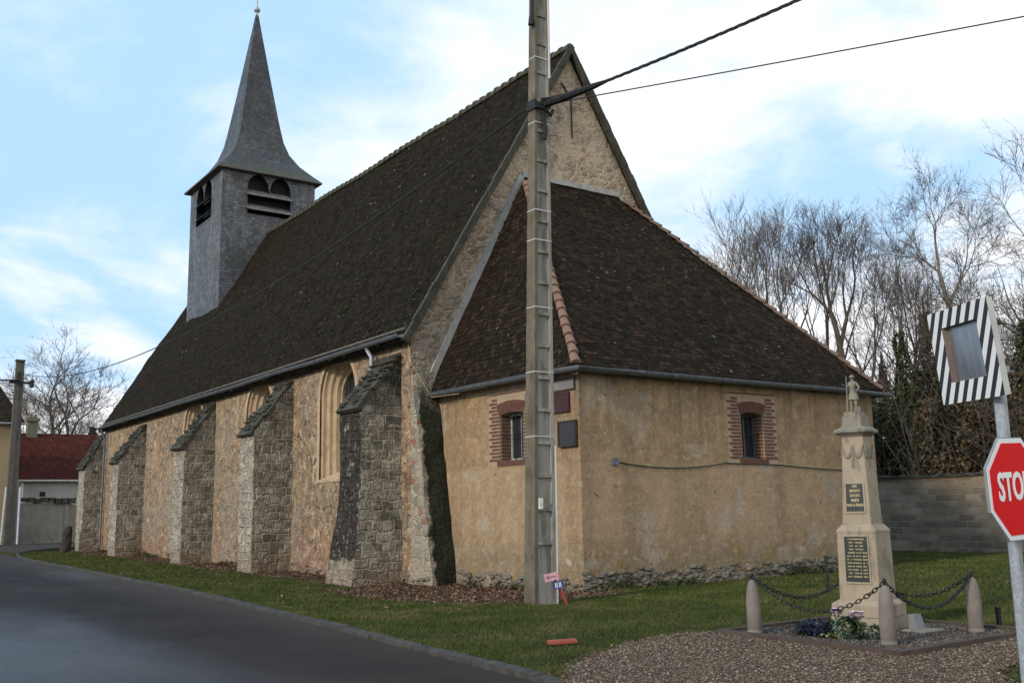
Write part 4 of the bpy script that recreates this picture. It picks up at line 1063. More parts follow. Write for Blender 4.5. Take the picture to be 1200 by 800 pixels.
for (nm, o_) in (('front', 0), ('side', 1)):
    P = twin(16.88) if o_ == 0 else twin(46.35, 1.05); n = len(P)
    T = (lambda a, d, z: (a, TY0+d, z)) if o_ == 0 else (lambda a, d, z: (TX0+d, a, z))
    m = MB(); m.v = [T(a, -.0, z) for a, z in P]+[T(a, .35, z) for a, z in P]
    m.f = [(k, (k+1) % n, n+(k+1) % n, n+k) for k in range(n)]+[tuple(range(n, 2*n))]
    op = pt(m, 'belfry_opening', flat('belfry_inner_shade', (.02,.02,.022), .95), tower)  # near-black lining: the shade inside the belfry is put into the colour
    m = MB(); c0 = 16.88 if o_ == 0 else 46.35
    for z in (15.72, 16.42):
        a0, a1 = c0-1.12, c0+1.12
        P4 = [T(a0, -.16, z-.06), T(a1, -.16, z-.06), T(a1, .25, z+.28), T(a0, .25, z+.28), T(a0, -.18, z-.10), T(a1, -.18, z-.10), T(a1, .25, z+.22), T(a0, .25, z+.22)]
        m.add(P4, [(0,1,2,3), (4,5,6,7), (0,1,5,4), (2,3,7,6), (1,2,6,5), (3,0,4,7)])
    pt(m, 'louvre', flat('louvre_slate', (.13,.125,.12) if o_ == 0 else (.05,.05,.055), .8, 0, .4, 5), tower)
# spire: flared four-sided, with finial
SC = ((TX0+TX1)/2, (TY0+TY1)/2)
pr = [(2.58, 17.50), (2.20, 17.90), (1.74, 18.42), (1.36, 19.05), (1.13, 19.75), (.98, 20.6), (.81, 21.7), (.58, 23.2), (.36, 24.7), (.17, 26.0), (.065, 26.75)]
m = MB()
for h, z in pr: m.v += [(SC[0]+a*h, SC[1]+b*h, z) for a, b in ((-1,-1),(1,-1),(1,1),(-1,1))]
for i in range(len(pr)-1):
    for k in range(4): m.f.append((i*4+k, i*4+(k+1) % 4, (i+1)*4+(k+1) % 4, (i+1)*4+k))
m.f.append((3,2,1,0)); m.f.append(tuple(range(4*len(pr)-4, 4*len(pr))))
spire = pt(m, 'spire', M_spire, tower)
m = MB(); m.box(SC[0]-2.60, SC[0]+2.60, SC[1]-2.60, SC[1]+2.60, 17.43, 17.497); pt(m, 'eave_board', M_wood, tower)
m = MB()
m.tube([(SC[0], SC[1], z) for z in (26.6, 26.9, 27.2, 27.9, 29.4)], [.085, .06, .04, .03, .02], 8)
for i in range(8):
    pass
b = len(m.v); _b = bmesh.new(); bmesh.ops.create_uvsphere(_b, u_segments=14, v_segments=9, radius=.17); _b.verts.index_update()
m.add([(SC[0]+q.co.x, SC[1]+q.co.y, 27.05+q.co.z*.85) for q in _b.verts], [tuple(q.index for q in fc.verts) for fc in _b.faces]); _b.free()
m.tube([(SC[0]-.35, SC[1], 28.7), (SC[0]+.35, SC[1], 28.7)], .025, 6)
pt(m, 'finial', mat_metal('finial_zinc', (.45,.44,.42), .5, .3), tower, smooth=False)

# ------------------------------------------------------------------ things fixed to the church walls
def wall_box(nm, px, label, cat, mat, fm):
    y0, y1, z0, z1, d = px
    m = MB(); m.box(AX-d, AX-.002, y0, y1, z0, z1)
    b = bpy.data.objects
    o = thing(nm, (AX, (y0+y1)/2, z0), label, cat)
    pt(m, 'panel', mat, o)
    m = MB(); e = .03
    for a in ((y0-e, y1+e, z1, z1+e), (y0-e, y1+e, z0-e, z0), (y0-e, y0, z0, z1), (y1, y1+e, z0, z1)): m.box(AX-d-.012, AX-.001, *a)
    pt(m, 'frame', fm, o)
wall_box('notice_board', (15.36, 16.12, 3.93, 4.13, .03), 'low wide grey board under the gutter at the annex corner, above the maroon one', 'notice board', flat('grey_board', (.20,.19,.18), .7), flat('board_frame', (.06,.05,.045), .7))
wall_box('notice_board', (15.54, 16.15, 3.50, 3.84, .04), 'maroon board on the annex side wall beside the concrete pole', 'notice board', flat('maroon_board', (.055,.02,.02), .6), flat('maroon_frame', (.05,.02,.022), .6))
wall_box('notice_board', (15.32, 15.83, 2.80, 3.26, .07), 'black square display case lowest of the boards at the annex corner', 'display case', flat('black_case', (.022,.016,.013), .35, spec=.5), flat('case_frame', (.045,.03,.022), .6))

def cable(nm, pts_, r, mat, label, cat='cable', n=6):
    m = MB(); m.tube(pts_, r, n); o = mk(nm, m.v, m.f, mat, None, False, True, pts_[0]); tag(o, label, cat); return o
def sag(a, b, s, n=24):
    a = Vector(a); b = Vector(b); return [a.lerp(b, i/n)-Vector((0, 0, 4*s*(i/n)*(1-i/n))) for i in range(n+1)]
y_ = AY-.02
cable('wall_cable', sag((13.27, y_, 2.47), (16.62, y_, 2.50), .13)[:-1]+[Vector((16.62, y_, 2.47)), Vector((18.25, y_, 2.45))]+sag((18.25, y_, 2.45), (21.9, y_, 2.33), .03), .013, flat('green_cable', (.035,.055,.045), .6), 'thin dark green cable sagging across the front wall of the annex below its window')
m = MB(); m.box(13.18, 13.34, AY-.05, AY-.002, 2.40, 2.54); o = mk('junction_box', m.v, m.f, flat('blue_grey_box', (.10,.13,.16), .6), None, loc=(13.26, AY, 2.4)); tag(o, 'small blue-grey box at the left end of the cable on the annex front wall', 'junction box')
cable('thin_cord', [Vector(p) for p in ((NX-.05, 21.15, zg+.05), (NX-.06, 21.08, zg-.25), (NX-.05, 20.95, zg+.05), (NX-.05, GY-.1, 5.1), (NX+.2, GY-.3, 4.55), (ex0-.1, GY-.4, EZ-.13), (ex0-.1, 19.2, EZ-.17))], .009, flat('tan_cord', (.38,.31,.15), .7), 'thin tan cord hanging at the nave corner between the two gutters')

def leafcloud(name, C, nrm_, size, mat, parent=None, squash=1):
    n = len(C); a = rng.normal(0, 1, (n, 3)); a /= np.linalg.norm(a, axis=1)[:, None]; b = rng.normal(0, 1, (n, 3)); b -= (b*a).sum(1)[:, None]*a; b /= np.linalg.norm(b, axis=1)[:, None]
    s_ = rng.uniform(.55, 1.2, (n, 1))*size
    P = np.stack([C-a*s_-b*s_*.1, C-b*s_*.55, C+a*s_, C+b*s_*.55], 1)
    return npmesh(name, P.reshape(-1, 3), np.arange(4*n).reshape(-1, 4), mat, parent)
M_ivy = mat_perisland('ivy_leaves', [(0, (.018,.024,.010)), (.5, (.040,.050,.020)), (.85, (.07,.075,.034)), (1, (.12,.11,.06))], .6)
M_brush = mat_perisland('brush_leaves', [(0, (.028,.024,.014)), (.4, (.065,.055,.030)), (.75, (.11,.085,.05)), (1, (.17,.13,.08))], .9)
# weeds and dry plants along the foot of the walls
def weeds(name, A, B, out_, n, h, mat, label, cat, seed):
    A = np.array(A, float); B = np.array(B, float); t = rng.random(n); P = A+(B-A)*t[:, None]
    dn = np.array([mnoise.noise((q*9+seed, 1.3, 0))+.5*mnoise.noise((q*31+seed, 2.3, 0)) for q in t]); k = dn > -.05; P = P[k]; dn = dn[k]; m_ = len(P)
    o_ = np.abs(rng.normal(0, .10, m_))[:, None]*np.array(out_); z = rng.random(m_)**1.4*h*(.4+1.2*np.clip(dn, 0, 1))
    C = np.column_stack([P[:, 0]+o_[:, 0], P[:, 1]+o_[:, 1], z-.02+np.array([g(a, b) for a, b in P])])
    o = leafcloud(name, C, None, .032, mat); tag(o, label, cat, kind='stuff'); return o
weeds('foot_weeds', (12.5, 15.05), (21.5, 15.05), (0, -1), 7000, .30, M_ivy, 'dark green weeds growing along the foot of the annex front wall', 'weeds', 2)
weeds('dry_plants', (12.2, 15.4), (12.2, 19.6), (-1, 0), 2500, .30, M_brush, 'dry brown plants at the foot of the annex side wall', 'dry plants', 5)
weeds('wall_foot_plants', (11.5, 20.5), (11.5, 50), (-1, 0), 9000, .28, M_brush, 'dry brown plants between the buttresses at the foot of the nave', 'dry plants', 9)
# ================================================================== WAR MEMORIAL
def lthing(name, loc, rz, label, cat, group=None):
    o = empty(name, loc, label, cat, group, rz); ORG[o.name] = Vector((0,0,0)); return o
TH = R(-77)
PX0, PX1, PY0, PY1 = 9.22, 11.95, 6.28, 8.82
# enclosure: gravel bed inside a low wooden edging
edg = thing('memorial_edging', (9.2, 6.3, 0), 'low dark timber edging laid on the gravel round the war memorial', 'edging')
m_ew = mat_stone('edging_timber', (.055,.038,.03), (.10,.072,.056), (.05,.05,.035), .5, 3)
rot_e = R(-5)
def eb(x0, x1, y0, y1):
    m = MB(); c = Vector(((x0+x1)/2, (y0+y1)/2, .035)); N = max(1, int(max(x1-x0, y1-y0)/.3))
    for i in range(N):
        if x1-x0 > y1-y0: m.obb((x0+(x1-x0)*(i+.5)/N, c.y+random.uniform(-.004,.004), .035+random.uniform(-.003,.004)), ((x1-x0)/N/2+.001,0,0), (0,(y1-y0)/2,0), (0,0,.047))
        else: m.obb((c.x+random.uniform(-.004,.004), y0+(y1-y0)*(i+.5)/N, .035+random.uniform(-.003,.004)), ((x1-x0)/2,0,0), (0,(y1-y0)/N/2+.001,0), (0,0,.047))
    return pt(m, 'board', m_ew, edg)
eb(PX0, PX0+.11, PY0, PY1); eb(PX0+.115, PX1+2.2, PY0-.002, PY0+.10); eb(PX0+.115, PX1, PY1-.10, PY1); eb(PX1-.1, PX1, PY0+.11, PY1-.11)
m = MB(); m.add([(PX0+.05,PY0+.05,.045),(PX1-.05,PY0+.05,.045),(PX1-.05,PY1-.05,.045),(PX0+.05,PY1-.05,.045)], [(0,1,2,3)])
o = m.build('memorial_gravel_bed', mat_gravel('grey_gravel'), fix=False); tag(o, kind='structure')
M_peb2 = mat_perisland('grey_pebbles', [(0, (.03,.024,.02)), (.4, (.07,.057,.047)), (.8, (.12,.10,.085)), (1, (.24,.21,.18))])
X = rng.uniform(PX0+.12, PX1-.11, 11000); Y = rng.uniform(PY0+.11, PY1-.11, 11000)
tag(pebbles('grey_chippings', np.column_stack([X, Y]), .007, .016, M_peb2, .05), 'grey stone chippings inside the timber edging of the memorial', 'chippings', kind='stuff')

mon = lthing('war_memorial', (10.86, 7.80, 0), TH, 'pale limestone war memorial obelisk topped by a small soldier statue', 'monument')
def frus(m, levels, n=1):     # levels: (halfwidth x, halfwidth y, z); square section stacks, bevelled corners
    b0 = len(m.v); e = .012
    for hx, hy, z in levels:
        m.v += [(-hx+e,-hy,z),(hx-e,-hy,z),(hx,-hy+e,z),(hx,hy-e,z),(hx-e,hy,z),(-hx+e,hy,z),(-hx,hy-e,z),(-hx,-hy+e,z)]
    L = len(levels)
    for i in range(L-1):
        for k in range(8): m.f.append((b0+i*8+k, b0+i*8+(k+1) % 8, b0+(i+1)*8+(k+1) % 8, b0+(i+1)*8+k))
    m.f += [tuple(b0+k for k in range(8))[::-1], tuple(b0+(L-1)*8+k for k in range(8))]
    return m
def lp(m, nm, mat, parent, smooth=False): return pt(m, nm, mat, parent, smooth)
m = MB(); frus(m, [(.385,.385,.0), (.385,.385,.205)]); lp(m, 'lower_plinth', M_mon, mon)
m = MB(); frus(m, [(.372,.372,.211), (.372,.372,.345), (.362,.362,.36), (.300,.300,.40)]); lp(m, 'upper_plinth', M_mon, mon)
m = MB(); frus(m, [(.285,.285,.398), (.270,.270,1.20), (.276,.276,1.215), (.276,.276,1.24), (.215,.215,1.315)])
die = lp(m, 'die', M_mon, mon)
m = MB(); frus(m, [(.205,.205,1.316), (.150,.150,2.40)]); shaft = lp(m, 'shaft', M_mon, mon)
m = MB(); frus(m, [(.152,.152,2.401), (.175,.175,2.42), (.235,.235,2.455), (.235,.235,2.485), (.15,.15,2.53)]); cap = lp(m, 'cap', M_monw, mon)
m = MB(); frus(m, [(.142,.142,2.531), (.135,.135,2.66), (.12,.12,2.665), (.115,.115,2.71)]); lp(m, 'pedestal_block', M_monw, mon)
# carved garland: linked swags and a hanging tassel on front and right side of the shaft
def swag(face):
    m = MB()
    for (x0, x1) in ((-.15, 0), (0, .15)):
        P = []
        for i in range(9):
            t = i/8; x = x0+(x1-x0)*t; z = 2.27-.13*math.sin(math.pi*t)+(.02 if t in (0, 1) else 0)
            y = -.157-.004*(2.4-z)*10*.5-.008
            P.append((x, y, z) if face == 0 else (-y, x, z))
        m.tube(P, [.010+.010*math.sin(math.pi*i/8) for i in range(9)], 6)
    for z in (2.26, 2.24, 2.22, 2.20, 2.18, 2.16, 2.14, 2.12, 2.10, 2.08, 2.06, 2.04, 2.02):
        c = (0, -.172, z) if face == 0 else (.172, 0, z); m.obb(c, (.022 if face == 0 else .006, 0, 0), (0, .006 if face == 0 else .022, 0), (0,0,.012))
    return m
lp(swag(0), 'garland', M_monw, shaft); lp(swag(1), 'garland', M_monw, shaft)
# lower plaque in a recessed frame and upper plaque
def yface(z, z0, h0, z1, h1): return -(h0+(h1-h0)*(z-z0)/(z1-z0))
def plaque(parent, hx0, hx1, za, zb, f, nm):
    m = MB(); yA = f(za)-.008; yB = f(zb)-.008
    m.add([(-hx0, yA, za), (hx0, yA, za), (hx1, yB, zb), (-hx1, yB, zb), (-hx0, yA+.03, za), (hx0, yA+.03, za), (hx1, yB+.03, zb), (-hx1, yB+.03, zb)], [(0,1,2,3),(4,7,6,5),(0,4,5,1),(1,5,6,2),(2,6,7,3),(3,7,4,0)])
    p = lp(m, 'plaque', M_plaque, parent)
    m = MB(); e = .022
    for (a, b, c, d) in (((-hx0-e, za-e), (hx0+e, za-e), (hx0+e, za), (-hx0-e, za)), ((-hx1-e, zb), (hx1+e, zb), (hx1+e, zb+e), (-hx1-e, zb+e)), ((-hx0-e, za), (-hx0, za), (-hx1, zb), (-hx1-e, zb)), ((hx0, za), (hx0+e, za), (hx1+e, zb), (hx1, zb))):
        Q = [a, b, c, d]; m.add([(x, f(z)-.018, z) for x, z in Q]+[(x, f(z)+.02, z) for x, z in Q], [(0,1,2,3),(4,7,6,5),(0,4,5,1),(1,5,6,2),(2,6,7,3),(3,7,4,0)])
    lp(m, 'frame', M_mon, p); return p
fd = lambda z: yface(z, .398, .285, 1.20, .270); fs = lambda z: yface(z, 1.316, .205, 2.40, .150)
p1 = plaque(die, .165, .160, .62, 1.165, fd, 'names'); p2 = plaque(shaft, .128, .118, 1.47, 1.81, fs, 'dedication')
def text(nm, body, loc, size, mat, parent, rot=(R(90), 0, 0), sx=1.0, ext=.0015, off=0, space=1.0):
    c = bpy.data.curves.new(nm, 'FONT'); c.body = body; c.size = size; c.extrude = ext; c.align_x = 'CENTER'; c.align_y = 'CENTER'; c.offset = off; c.space_line = space; c.resolution_u = 3
    c.materials.append(mat)
    tmp = bpy.data.objects.new(nm, c); col.objects.link(tmp); dg = bpy.context.evaluated_depsgraph_get(); me = bpy.data.meshes.new_from_object(tmp.evaluated_get(dg)); bpy.data.objects.remove(tmp)
    if not me.materials: me.materials.append(mat)
    o = bpy.data.objects.new(nm, me); col.objects.link(o); o.parent = parent; o.location = loc; o.rotation_euler = rot; o.scale = (sx, 1, 1); o['kind'] = 'stuff'; return o
tl = math.atan2(.055, 1.084)
text('lettering', 'AUX\nENFANTS\nDE PUITS\nMORTS\nPOUR LA FRANCE', (0, fs(1.655)-.0105, 1.665), .047, M_gold, p2, (R(90)-tl, 0, 0), .72, .001, .0012, 1.25)
m = MB(); rr = random.Random(4)       # worn gilt name lines, too small to read
for i in range(12):
    z = 1.135-i*.041; y = fd(z)-.009; segs = [(-.12, .12)] if i in (0,) else ([(-.13, .14)] if i == 4 else [(-.135, -.075), (-.06, .06), (.085, .14)])
    if i in (1, 2, 3): segs = [(-.10, -.04), (-.01, .09)]
    for a, b in segs:
        x = a
        while x < b:
            wq = rr.uniform(.006, .012); hh = rr.uniform(.007, .011)
            if rr.random() < .9: m.obb((x+wq/2, y, z+rr.uniform(-.001, .001)), (wq*.42, 0, 0), (0, .0012, 0), (0, 0, hh*.8)); 
            x += wq+.004
lp(m, 'lettering', M_gold, p1)['kind'] = 'stuff'

# statue: soldier standing with rifle grounded, one hand on the hip (skin-grown figure)
def skin(nm, verts, edges, radii, mat, parent, root=0, sub=1):
    me = bpy.data.meshes.new(nm); me.from_pydata(verts, edges, []); me.materials.append(mat)
    o = bpy.data.objects.new(nm, me); col.objects.link(o); o.parent = parent
    md = o.modifiers.new('Skin', 'SKIN'); md.use_smooth_shade = True
    ly = me.skin_vertices[0] if me.skin_vertices else None
    if ly is None:
        bm = bmesh.new(); bm.from_mesh(me); bm.verts.layers.skin.verify(); bm.to_mesh(me); bm.free(); ly = me.skin_vertices[0]
    for i, r in enumerate(radii):
        ly.data[i].radius = (r, r) if not isinstance(r, tuple) else r
        ly.data[i].use_root = (i == root)
    s_ = o.modifiers.new('Sub', 'SUBSURF'); s_.levels = sub; s_.render_levels = sub
    return o
H0 = 2.712; K = .47/1.78
def sv(x, y, z): return (x*K, y*K, H0+z*K)
V = [sv(0,0,.95), sv(0,0,1.12), sv(0,-.01,1.30), sv(0,0,1.45), sv(0,0,1.53), sv(0,-.01,1.62), sv(0,-.01,1.70),
     sv(-.10,0,.90), sv(-.13,-.03,.50), sv(-.14,.01,.10), sv(-.15,-.12,.03),
     sv(.10,0,.90), sv(.14,-.06,.50), sv(.16,-.02,.10), sv(.17,-.15,.03),
     sv(-.19,0,1.42), sv(-.29,-.05,1.17), sv(-.24,-.20,1.30),
     sv(.19,0,1.42), sv(.36,.03,1.18), sv(.19,-.10,1.03)]
E_ = [(0,1),(1,2),(2,3),(3,4),(4,5),(5,6),(0,7),(7,8),(8,9),(9,10),(0,11),(11,12),(12,13),(13,14),(3,15),(15,16),(16,17),(3,18),(18,19),(19,20)]
rad = [.17,.15,.18,.15,.065,.095,.09,.11,.078,.055,.045,.11,.078,.055,.045,.085,.062,.045,.085,.062,.045]
st = skin('soldier_statue', V, E_, [r*K for r in rad], M_monw, mon, 0, 2); ORG[st.name] = Vector((0,0,0))
m = MB(); K7 = 12          # coat skirt
for z, a, b in ((1.02, .19, .15), (.85, .24, .19), (.62, .29, .23)):
    m.v += [sv(a*math.cos(2*math.pi*k/K7), b*math.sin(2*math.pi*k/K7), z+.02*math.sin(k*2.3)) for k in range(K7)]
for i in range(2):
    for k in range(K7): m.f.append((i*K7+k, i*K7+(k+1) % K7, (i+1)*K7+(k+1) % K7, (i+1)*K7+k))
lp(m, 'coat', M_monw, st, True)
m = MB()               # helmet with brim and comb
for z, a in ((1.70, .17), (1.715, .165), (1.72, .125), (1.78, .105), (1.82, .05), (1.83, .0)):
    m.v += [sv(a*math.cos(2*math.pi*k/K7), -.01+a*1.15*math.sin(2*math.pi*k/K7), z) for k in range(K7)]
for i in range(5):
    for k in range(K7): m.f.append((i*K7+k, i*K7+(k+1) % K7, (i+1)*K7+(k+1) % K7, (i+1)*K7+k))
m.obb(sv(0, -.01, 1.82), Vector((.012,0,0))*K, Vector((0,.11,0))*K, Vector((0,0,.03))*K)
lp(m, 'helmet', M_monw, st, True)
m = MB(); m.tube([sv(-.27,-.22,0), sv(-.26,-.21,.35), sv(-.25,-.21,.9)], [.045*K,.04*K,.03*K], 6); m.tube([sv(-.25,-.21,.9), sv(-.23,-.21,1.78)], [.026*K,.02*K], 6)
m.obb(sv(-.27,-.22,.12), Vector((.03,0,0))*K, Vector((0,.06,0))*K, Vector((0,0,.12))*K)
lp(m, 'rifle', M_monw, st)
m = MB(); m.obb((0,0,2.7115), (.11,0,0), (0,.11,0), (0,0,.006)); m.obb(sv(.16,.12,.14), Vector((.13,0,0))*K, Vector((0,.12,0))*K, Vector((0,0,.14))*K)
lp(m, 'base', M_monw, st)

mon.scale = (.90, .90, 1.0)
# slab and small marker beside the memorial
def bevbox(m, x0, x1, y0, y1, z0, z1, e=.01):
    b = len(m.v)
    for z, i in ((z0, 0), (z1-e, 0), (z1, e)):
        m.v += [(x0+i,y0+i,z),(x1-i,y0+i,z),(x1-i,y1-i,z),(x0+i,y1-i,z)]
    for r0 in (0, 4):
        for k in range(4): m.f.append((b+r0+k, b+r0+(k+1)%4, b+r0+4+(k+1)%4, b+r0+4+k))
    m.f += [(b+3,b+2,b+1,b), (b+8,b+9,b+10,b+11)]
    return m
m = bevbox(MB(), 10.86, 11.24, 7.06, 7.36, .03, .075); o = mk('stone_slab', m.v, m.f, M_monw, None, loc=(11.0, 7.15, .03)); tag(o, 'flat grey stone slab on the chippings at the right of the memorial plinth', 'slab')
m = MB(); m.add([(10.97,7.22,.076),(11.13,7.22,.076),(11.13,7.34,.076),(10.97,7.34,.076),(10.975,7.27,.24),(11.125,7.27,.24),(11.125,7.34,.24),(10.975,7.34,.24)], [(3,2,1,0),(4,5,6,7),(0,1,5,4),(1,2,6,5),(2,3,7,6),(3,0,4,7)])
o = mk('marker_stone', m.v, m.f, mat_stone('marker_marble', (.17,.18,.19), (.23,.24,.25), (.1,.1,.1), .3, 8), None, loc=(11.05, 7.25, .076)); tag(o, 'small pale grey marker stone standing on the slab beside the memorial', 'marker')

# shell-shaped bollards with chains
BOL = {'F': (9.76, 6.79), 'R': (11.42, 6.75), 'L': (9.46, 8.42), 'B': (11.42, 8.38)}
blab = {'F': 'shell-shaped cement bollard at the front corner nearest the camera, where two chains meet', 'R': 'shell-shaped cement bollard right of the memorial, near the short black stake',
        'L': 'shell-shaped cement bollard at the left corner of the memorial plot', 'B': 'shell-shaped cement bollard behind the war memorial'}
proto = None
def copy_tree(o, parent=None):
    c = o.copy(); col.objects.link(c); c.parent = parent
    for ch in list(o.children): copy_tree(ch, c)
    return c
for k, (x, y) in BOL.items():
    if proto is None:
        proto = lthing('memorial_bollard', (x, y, .045), 0, blab[k], 'bollard', 'shell-shaped bollards round the war memorial')
        m = MB(); prf = [(.0,0),(.090,0),(.090,.03),(.083,.035),(.083,.06),(.086,.065),(.085,.32),(.079,.44),(.065,.54),(.048,.60),(.026,.63),(.0,.64)]
        n = 20
        for r, z in prf: m.v += [(max(r,.001)*math.cos(2*math.pi*q/n), max(r,.001)*math.sin(2*math.pi*q/n), z) for q in range(n)]
        for i in range(len(prf)-1):
            for q in range(n): m.f.append((i*n+q, i*n+(q+1) % n, (i+1)*n+(q+1) % n, (i+1)*n+q))
        lp(m, 'shell', M_boll, proto, True)
        m = MB(); m.tube([(.0,0,.615), (0,0,.652)], .012, 8); m.tube([(.03*math.cos(t), .0, .675+.03*math.sin(t)) for t in [2*math.pi*q/12 for q in range(13)]], .008, 6)
        lp(m, 'ring', M_iron, proto, True)
    else:
        c = copy_tree(proto); c.location = (x, y, .045); c['label'] = blab[k]
def chain(a, b, s, label):
    A = Vector(BOL[a]+(.715,)); B = Vector(BOL[b]+(.715,)); N = 200
    P = [A.lerp(B, i/N)-Vector((0,0,4*s*(i/N)*(1-i/N))) for i in range(N+1)]
    Lc = [0]
    for i in range(N): Lc.append(Lc[-1]+(P[i+1]-P[i]).length)
    step = .058; n = int(Lc[-1]/step); m = MB(); j = 0
    for k in range(n):
        s0 = (k+.5)*Lc[-1]/n
        while Lc[j+1] < s0: j += 1
        p = P[j].lerp(P[j+1], (s0-Lc[j])/(Lc[j+1]-Lc[j])); d = (P[min(j+1,N)]-P[j]).normalized()
        sd_ = d.cross(Vector((0,0,1))).normalized(); u = sd_.cross(d)
        w_ = sd_ if k % 2 else u
        w_ = (w_+(u if k % 2 else sd_)*random.uniform(-.35,.35)).normalized()
        pts_ = []
        for q in range(11):
            t = 2*math.pi*q/10; cx_, sy_ = math.cos(t), math.sin(t)
            pts_.append(p+d*(.040*(abs(cx_)**.7)*(1 if cx_ > 0 else -1))+w_*(.021*sy_))
        m.tube(pts_, .0068, 5, cap=False)
    o = mk('chain', m.v, m.f, M_iron, None, True, True, tuple(A)); tag(o, label, 'chain', 'chains between the memorial bollards')
chain('F', 'L', .36, 'black chain hanging in front of the wreath between the front and left bollards')
chain('F', 'R', .33, 'black chain from the front bollard to the right bollard')
chain('L', 'B', .30, 'black chain running behind the memorial from the left bollard')
chain('R', 'B', .30, 'black chain running behind the memorial from the right bollard')

# flowers and wreaths laid at the foot
def leafmesh(m, p, d, L, W, droop=.3, upv=Vector((0,0,1))):
    d = d.normalized(); s_ = d.cross(upv);
    s_ = s_.normalized() if s_.length > 1e-3 else Vector((1,0,0)); b = len(m.v); n = 4
    for i in range(n+1):
        t = i/n; w_ = W*math.sin(math.pi*(.12+.86*t))**.8; q = p+d*L*t-upv*droop*L*t*t; 
        m.v += [tuple(q-s_*w_+upv*.15*w_), tuple(q), tuple(q+s_*w_+upv*.15*w_)]
    for i in range(n): a = b+3*i; m.f += [(a,a+1,a+4,a+3), (a+1,a+2,a+5,a+4)]
def leafmat(nm, a, b, rough=.5):
    return mat_perisland(nm, [(0, a), (1, b)], rough)
rr = random.Random(12)
# green laurel wreath lying tilted
wr = lthing('laurel_wreath', (9.86, 7.36, .05), 0, 'round green leafy wreath lying at the foot of the memorial, right of the blue one', 'wreath')
m = MB(); C0 = Vector((0,0,.115)); nrm = Vector((-.62,-.62,.62)).normalized(); a1 = nrm.cross(Vector((0,0,1))).normalized(); a2 = nrm.cross(a1)
for i in range(260):
    t = rr.uniform(0, 6.283); q = rr.uniform(-1, 1); p = C0+(a1*math.cos(t)+a2*math.sin(t))*(.125+.035*q)+nrm*rr.uniform(-.02,.03); p.z = max(p.z, .01)
    tan = (-a1*math.sin(t)+a2*math.cos(t)); leafmesh(m, p, tan+nrm*rr.uniform(.1,.9)+(a1*math.cos(t)+a2*math.sin(t))*rr.uniform(-.8,.9), rr.uniform(.05,.085), rr.uniform(.010,.017), .3)
lp(m, 'leaves', leafmat('laurel_leaves', (.020,.040,.018), (.15,.19,.13), .4), wr)
m = MB(); m.tube([C0+(a1*math.cos(t)+a2*math.sin(t))*.125 for t in [2*math.pi*q/20 for q in range(21)]], .03, 6); lp(m, 'ring', flat('wreath_core', (.02,.03,.015), .9), wr)
for (x, y, rz, sc_) in ((10.03, 7.13, .6, .62),):
    c = copy_tree(wr); c.location = (x, y, .05); c.rotation_euler = (0, 0, rz); c.scale = (sc_,)*3; c['label'] = 'smaller green leafy wreath lying between the big wreath and the front bollard'
# blue-black spray
bs = lthing('blue_wreath', (9.88, 7.84, .05), 0, 'dark blue wreath lying flat at the left foot of the memorial', 'wreath')
m = MB()
for i in range(330):
    t = rr.uniform(0, 6.283); q = rr.random()**.6; p = Vector((.20*q*math.cos(t), .27*q*math.sin(t), .03+.15*(1-q*q)*rr.random()+.02)); 
    leafmesh(m, p, Vector((math.cos(t), math.sin(t), rr.uniform(-.1,.9))), rr.uniform(.05,.10), rr.uniform(.014,.024), .4)
lp(m, 'petals', leafmat('blue_petals', (.007,.009,.018), (.022,.032,.065), .5), bs)
m = MB(); 
for i in range(60):
    t = rr.uniform(0, 6.283); p = Vector((.2*math.cos(t)*rr.random(), .24*math.sin(t)*rr.random(), .02)); leafmesh(m, p, Vector((math.cos(t), math.sin(t), .5)), .16, .02, .5)
lp(m, 'leaves', leafmat('dark_leaves', (.012,.022,.012), (.03,.05,.02)), bs)
# flower pots with white-pink blooms
def bouquet(loc, label, hh):
    o = lthing('flower_pot', loc, 0, label, 'flowers', 'potted flowers at the foot of the memorial')
    m = MB(); n = 14
    for r, z in ((.055,0),(.075,.11),(.082,.11),(.082,.13),(.07,.13)): m.v += [(r*math.cos(2*math.pi*k/n), r*math.sin(2*math.pi*k/n), z) for k in range(n)]
    for i in range(4):
        for k in range(n): m.f.append((i*n+k, i*n+(k+1)%n, (i+1)*n+(k+1)%n, (i+1)*n+k))
    m.f.append(tuple(range(4*n, 5*n))); lp(m, 'pot', flat('pot_dark', (.03,.03,.03), .6), o)
    m = MB()
    for i in range(70):
        t = rr.uniform(0, 6.283); leafmesh(m, Vector((.03*math.cos(t), .03*math.sin(t), rr.uniform(.08,.15))), Vector((math.cos(t), math.sin(t), rr.uniform(.2,1.5))), rr.uniform(.10,.17), rr.uniform(.016,.028), .5)
    lp(m, 'leaves', leafmat('pot_leaves', (.02,.04,.012), (.07,.11,.03)), o)
    m = MB(); m2 = MB()
    for i in range(9):
        t = rr.uniform(0, 6.283); q = .07*rr.random()**.5; c = Vector((q*math.cos(t), q*math.sin(t), hh+rr.uniform(-.035,.03)))
        m2.tube([(0,0,.12), c*.6+Vector((0,0,.07)), c], .003, 4)
        for k in range(6):
            a = k*1.047+i; leafmesh(m, c, Vector((math.cos(a), math.sin(a), 1.1)), .062, .024, .2)
    lp(m2, 'stems', flat('stem_green', (.05,.09,.03), .7), o)
    lp(m, 'blooms', leafmat('pink_white_petals', (.55,.32,.50), (.80,.74,.78), .6), o)
bouquet((10.02, 7.66, .05), 'left pot of white and pink flowers behind the blue wreath', .26)
bouquet((9.98, 7.34, .05), 'right pot of white and pink flowers behind the green wreath', .25)
m = MB()
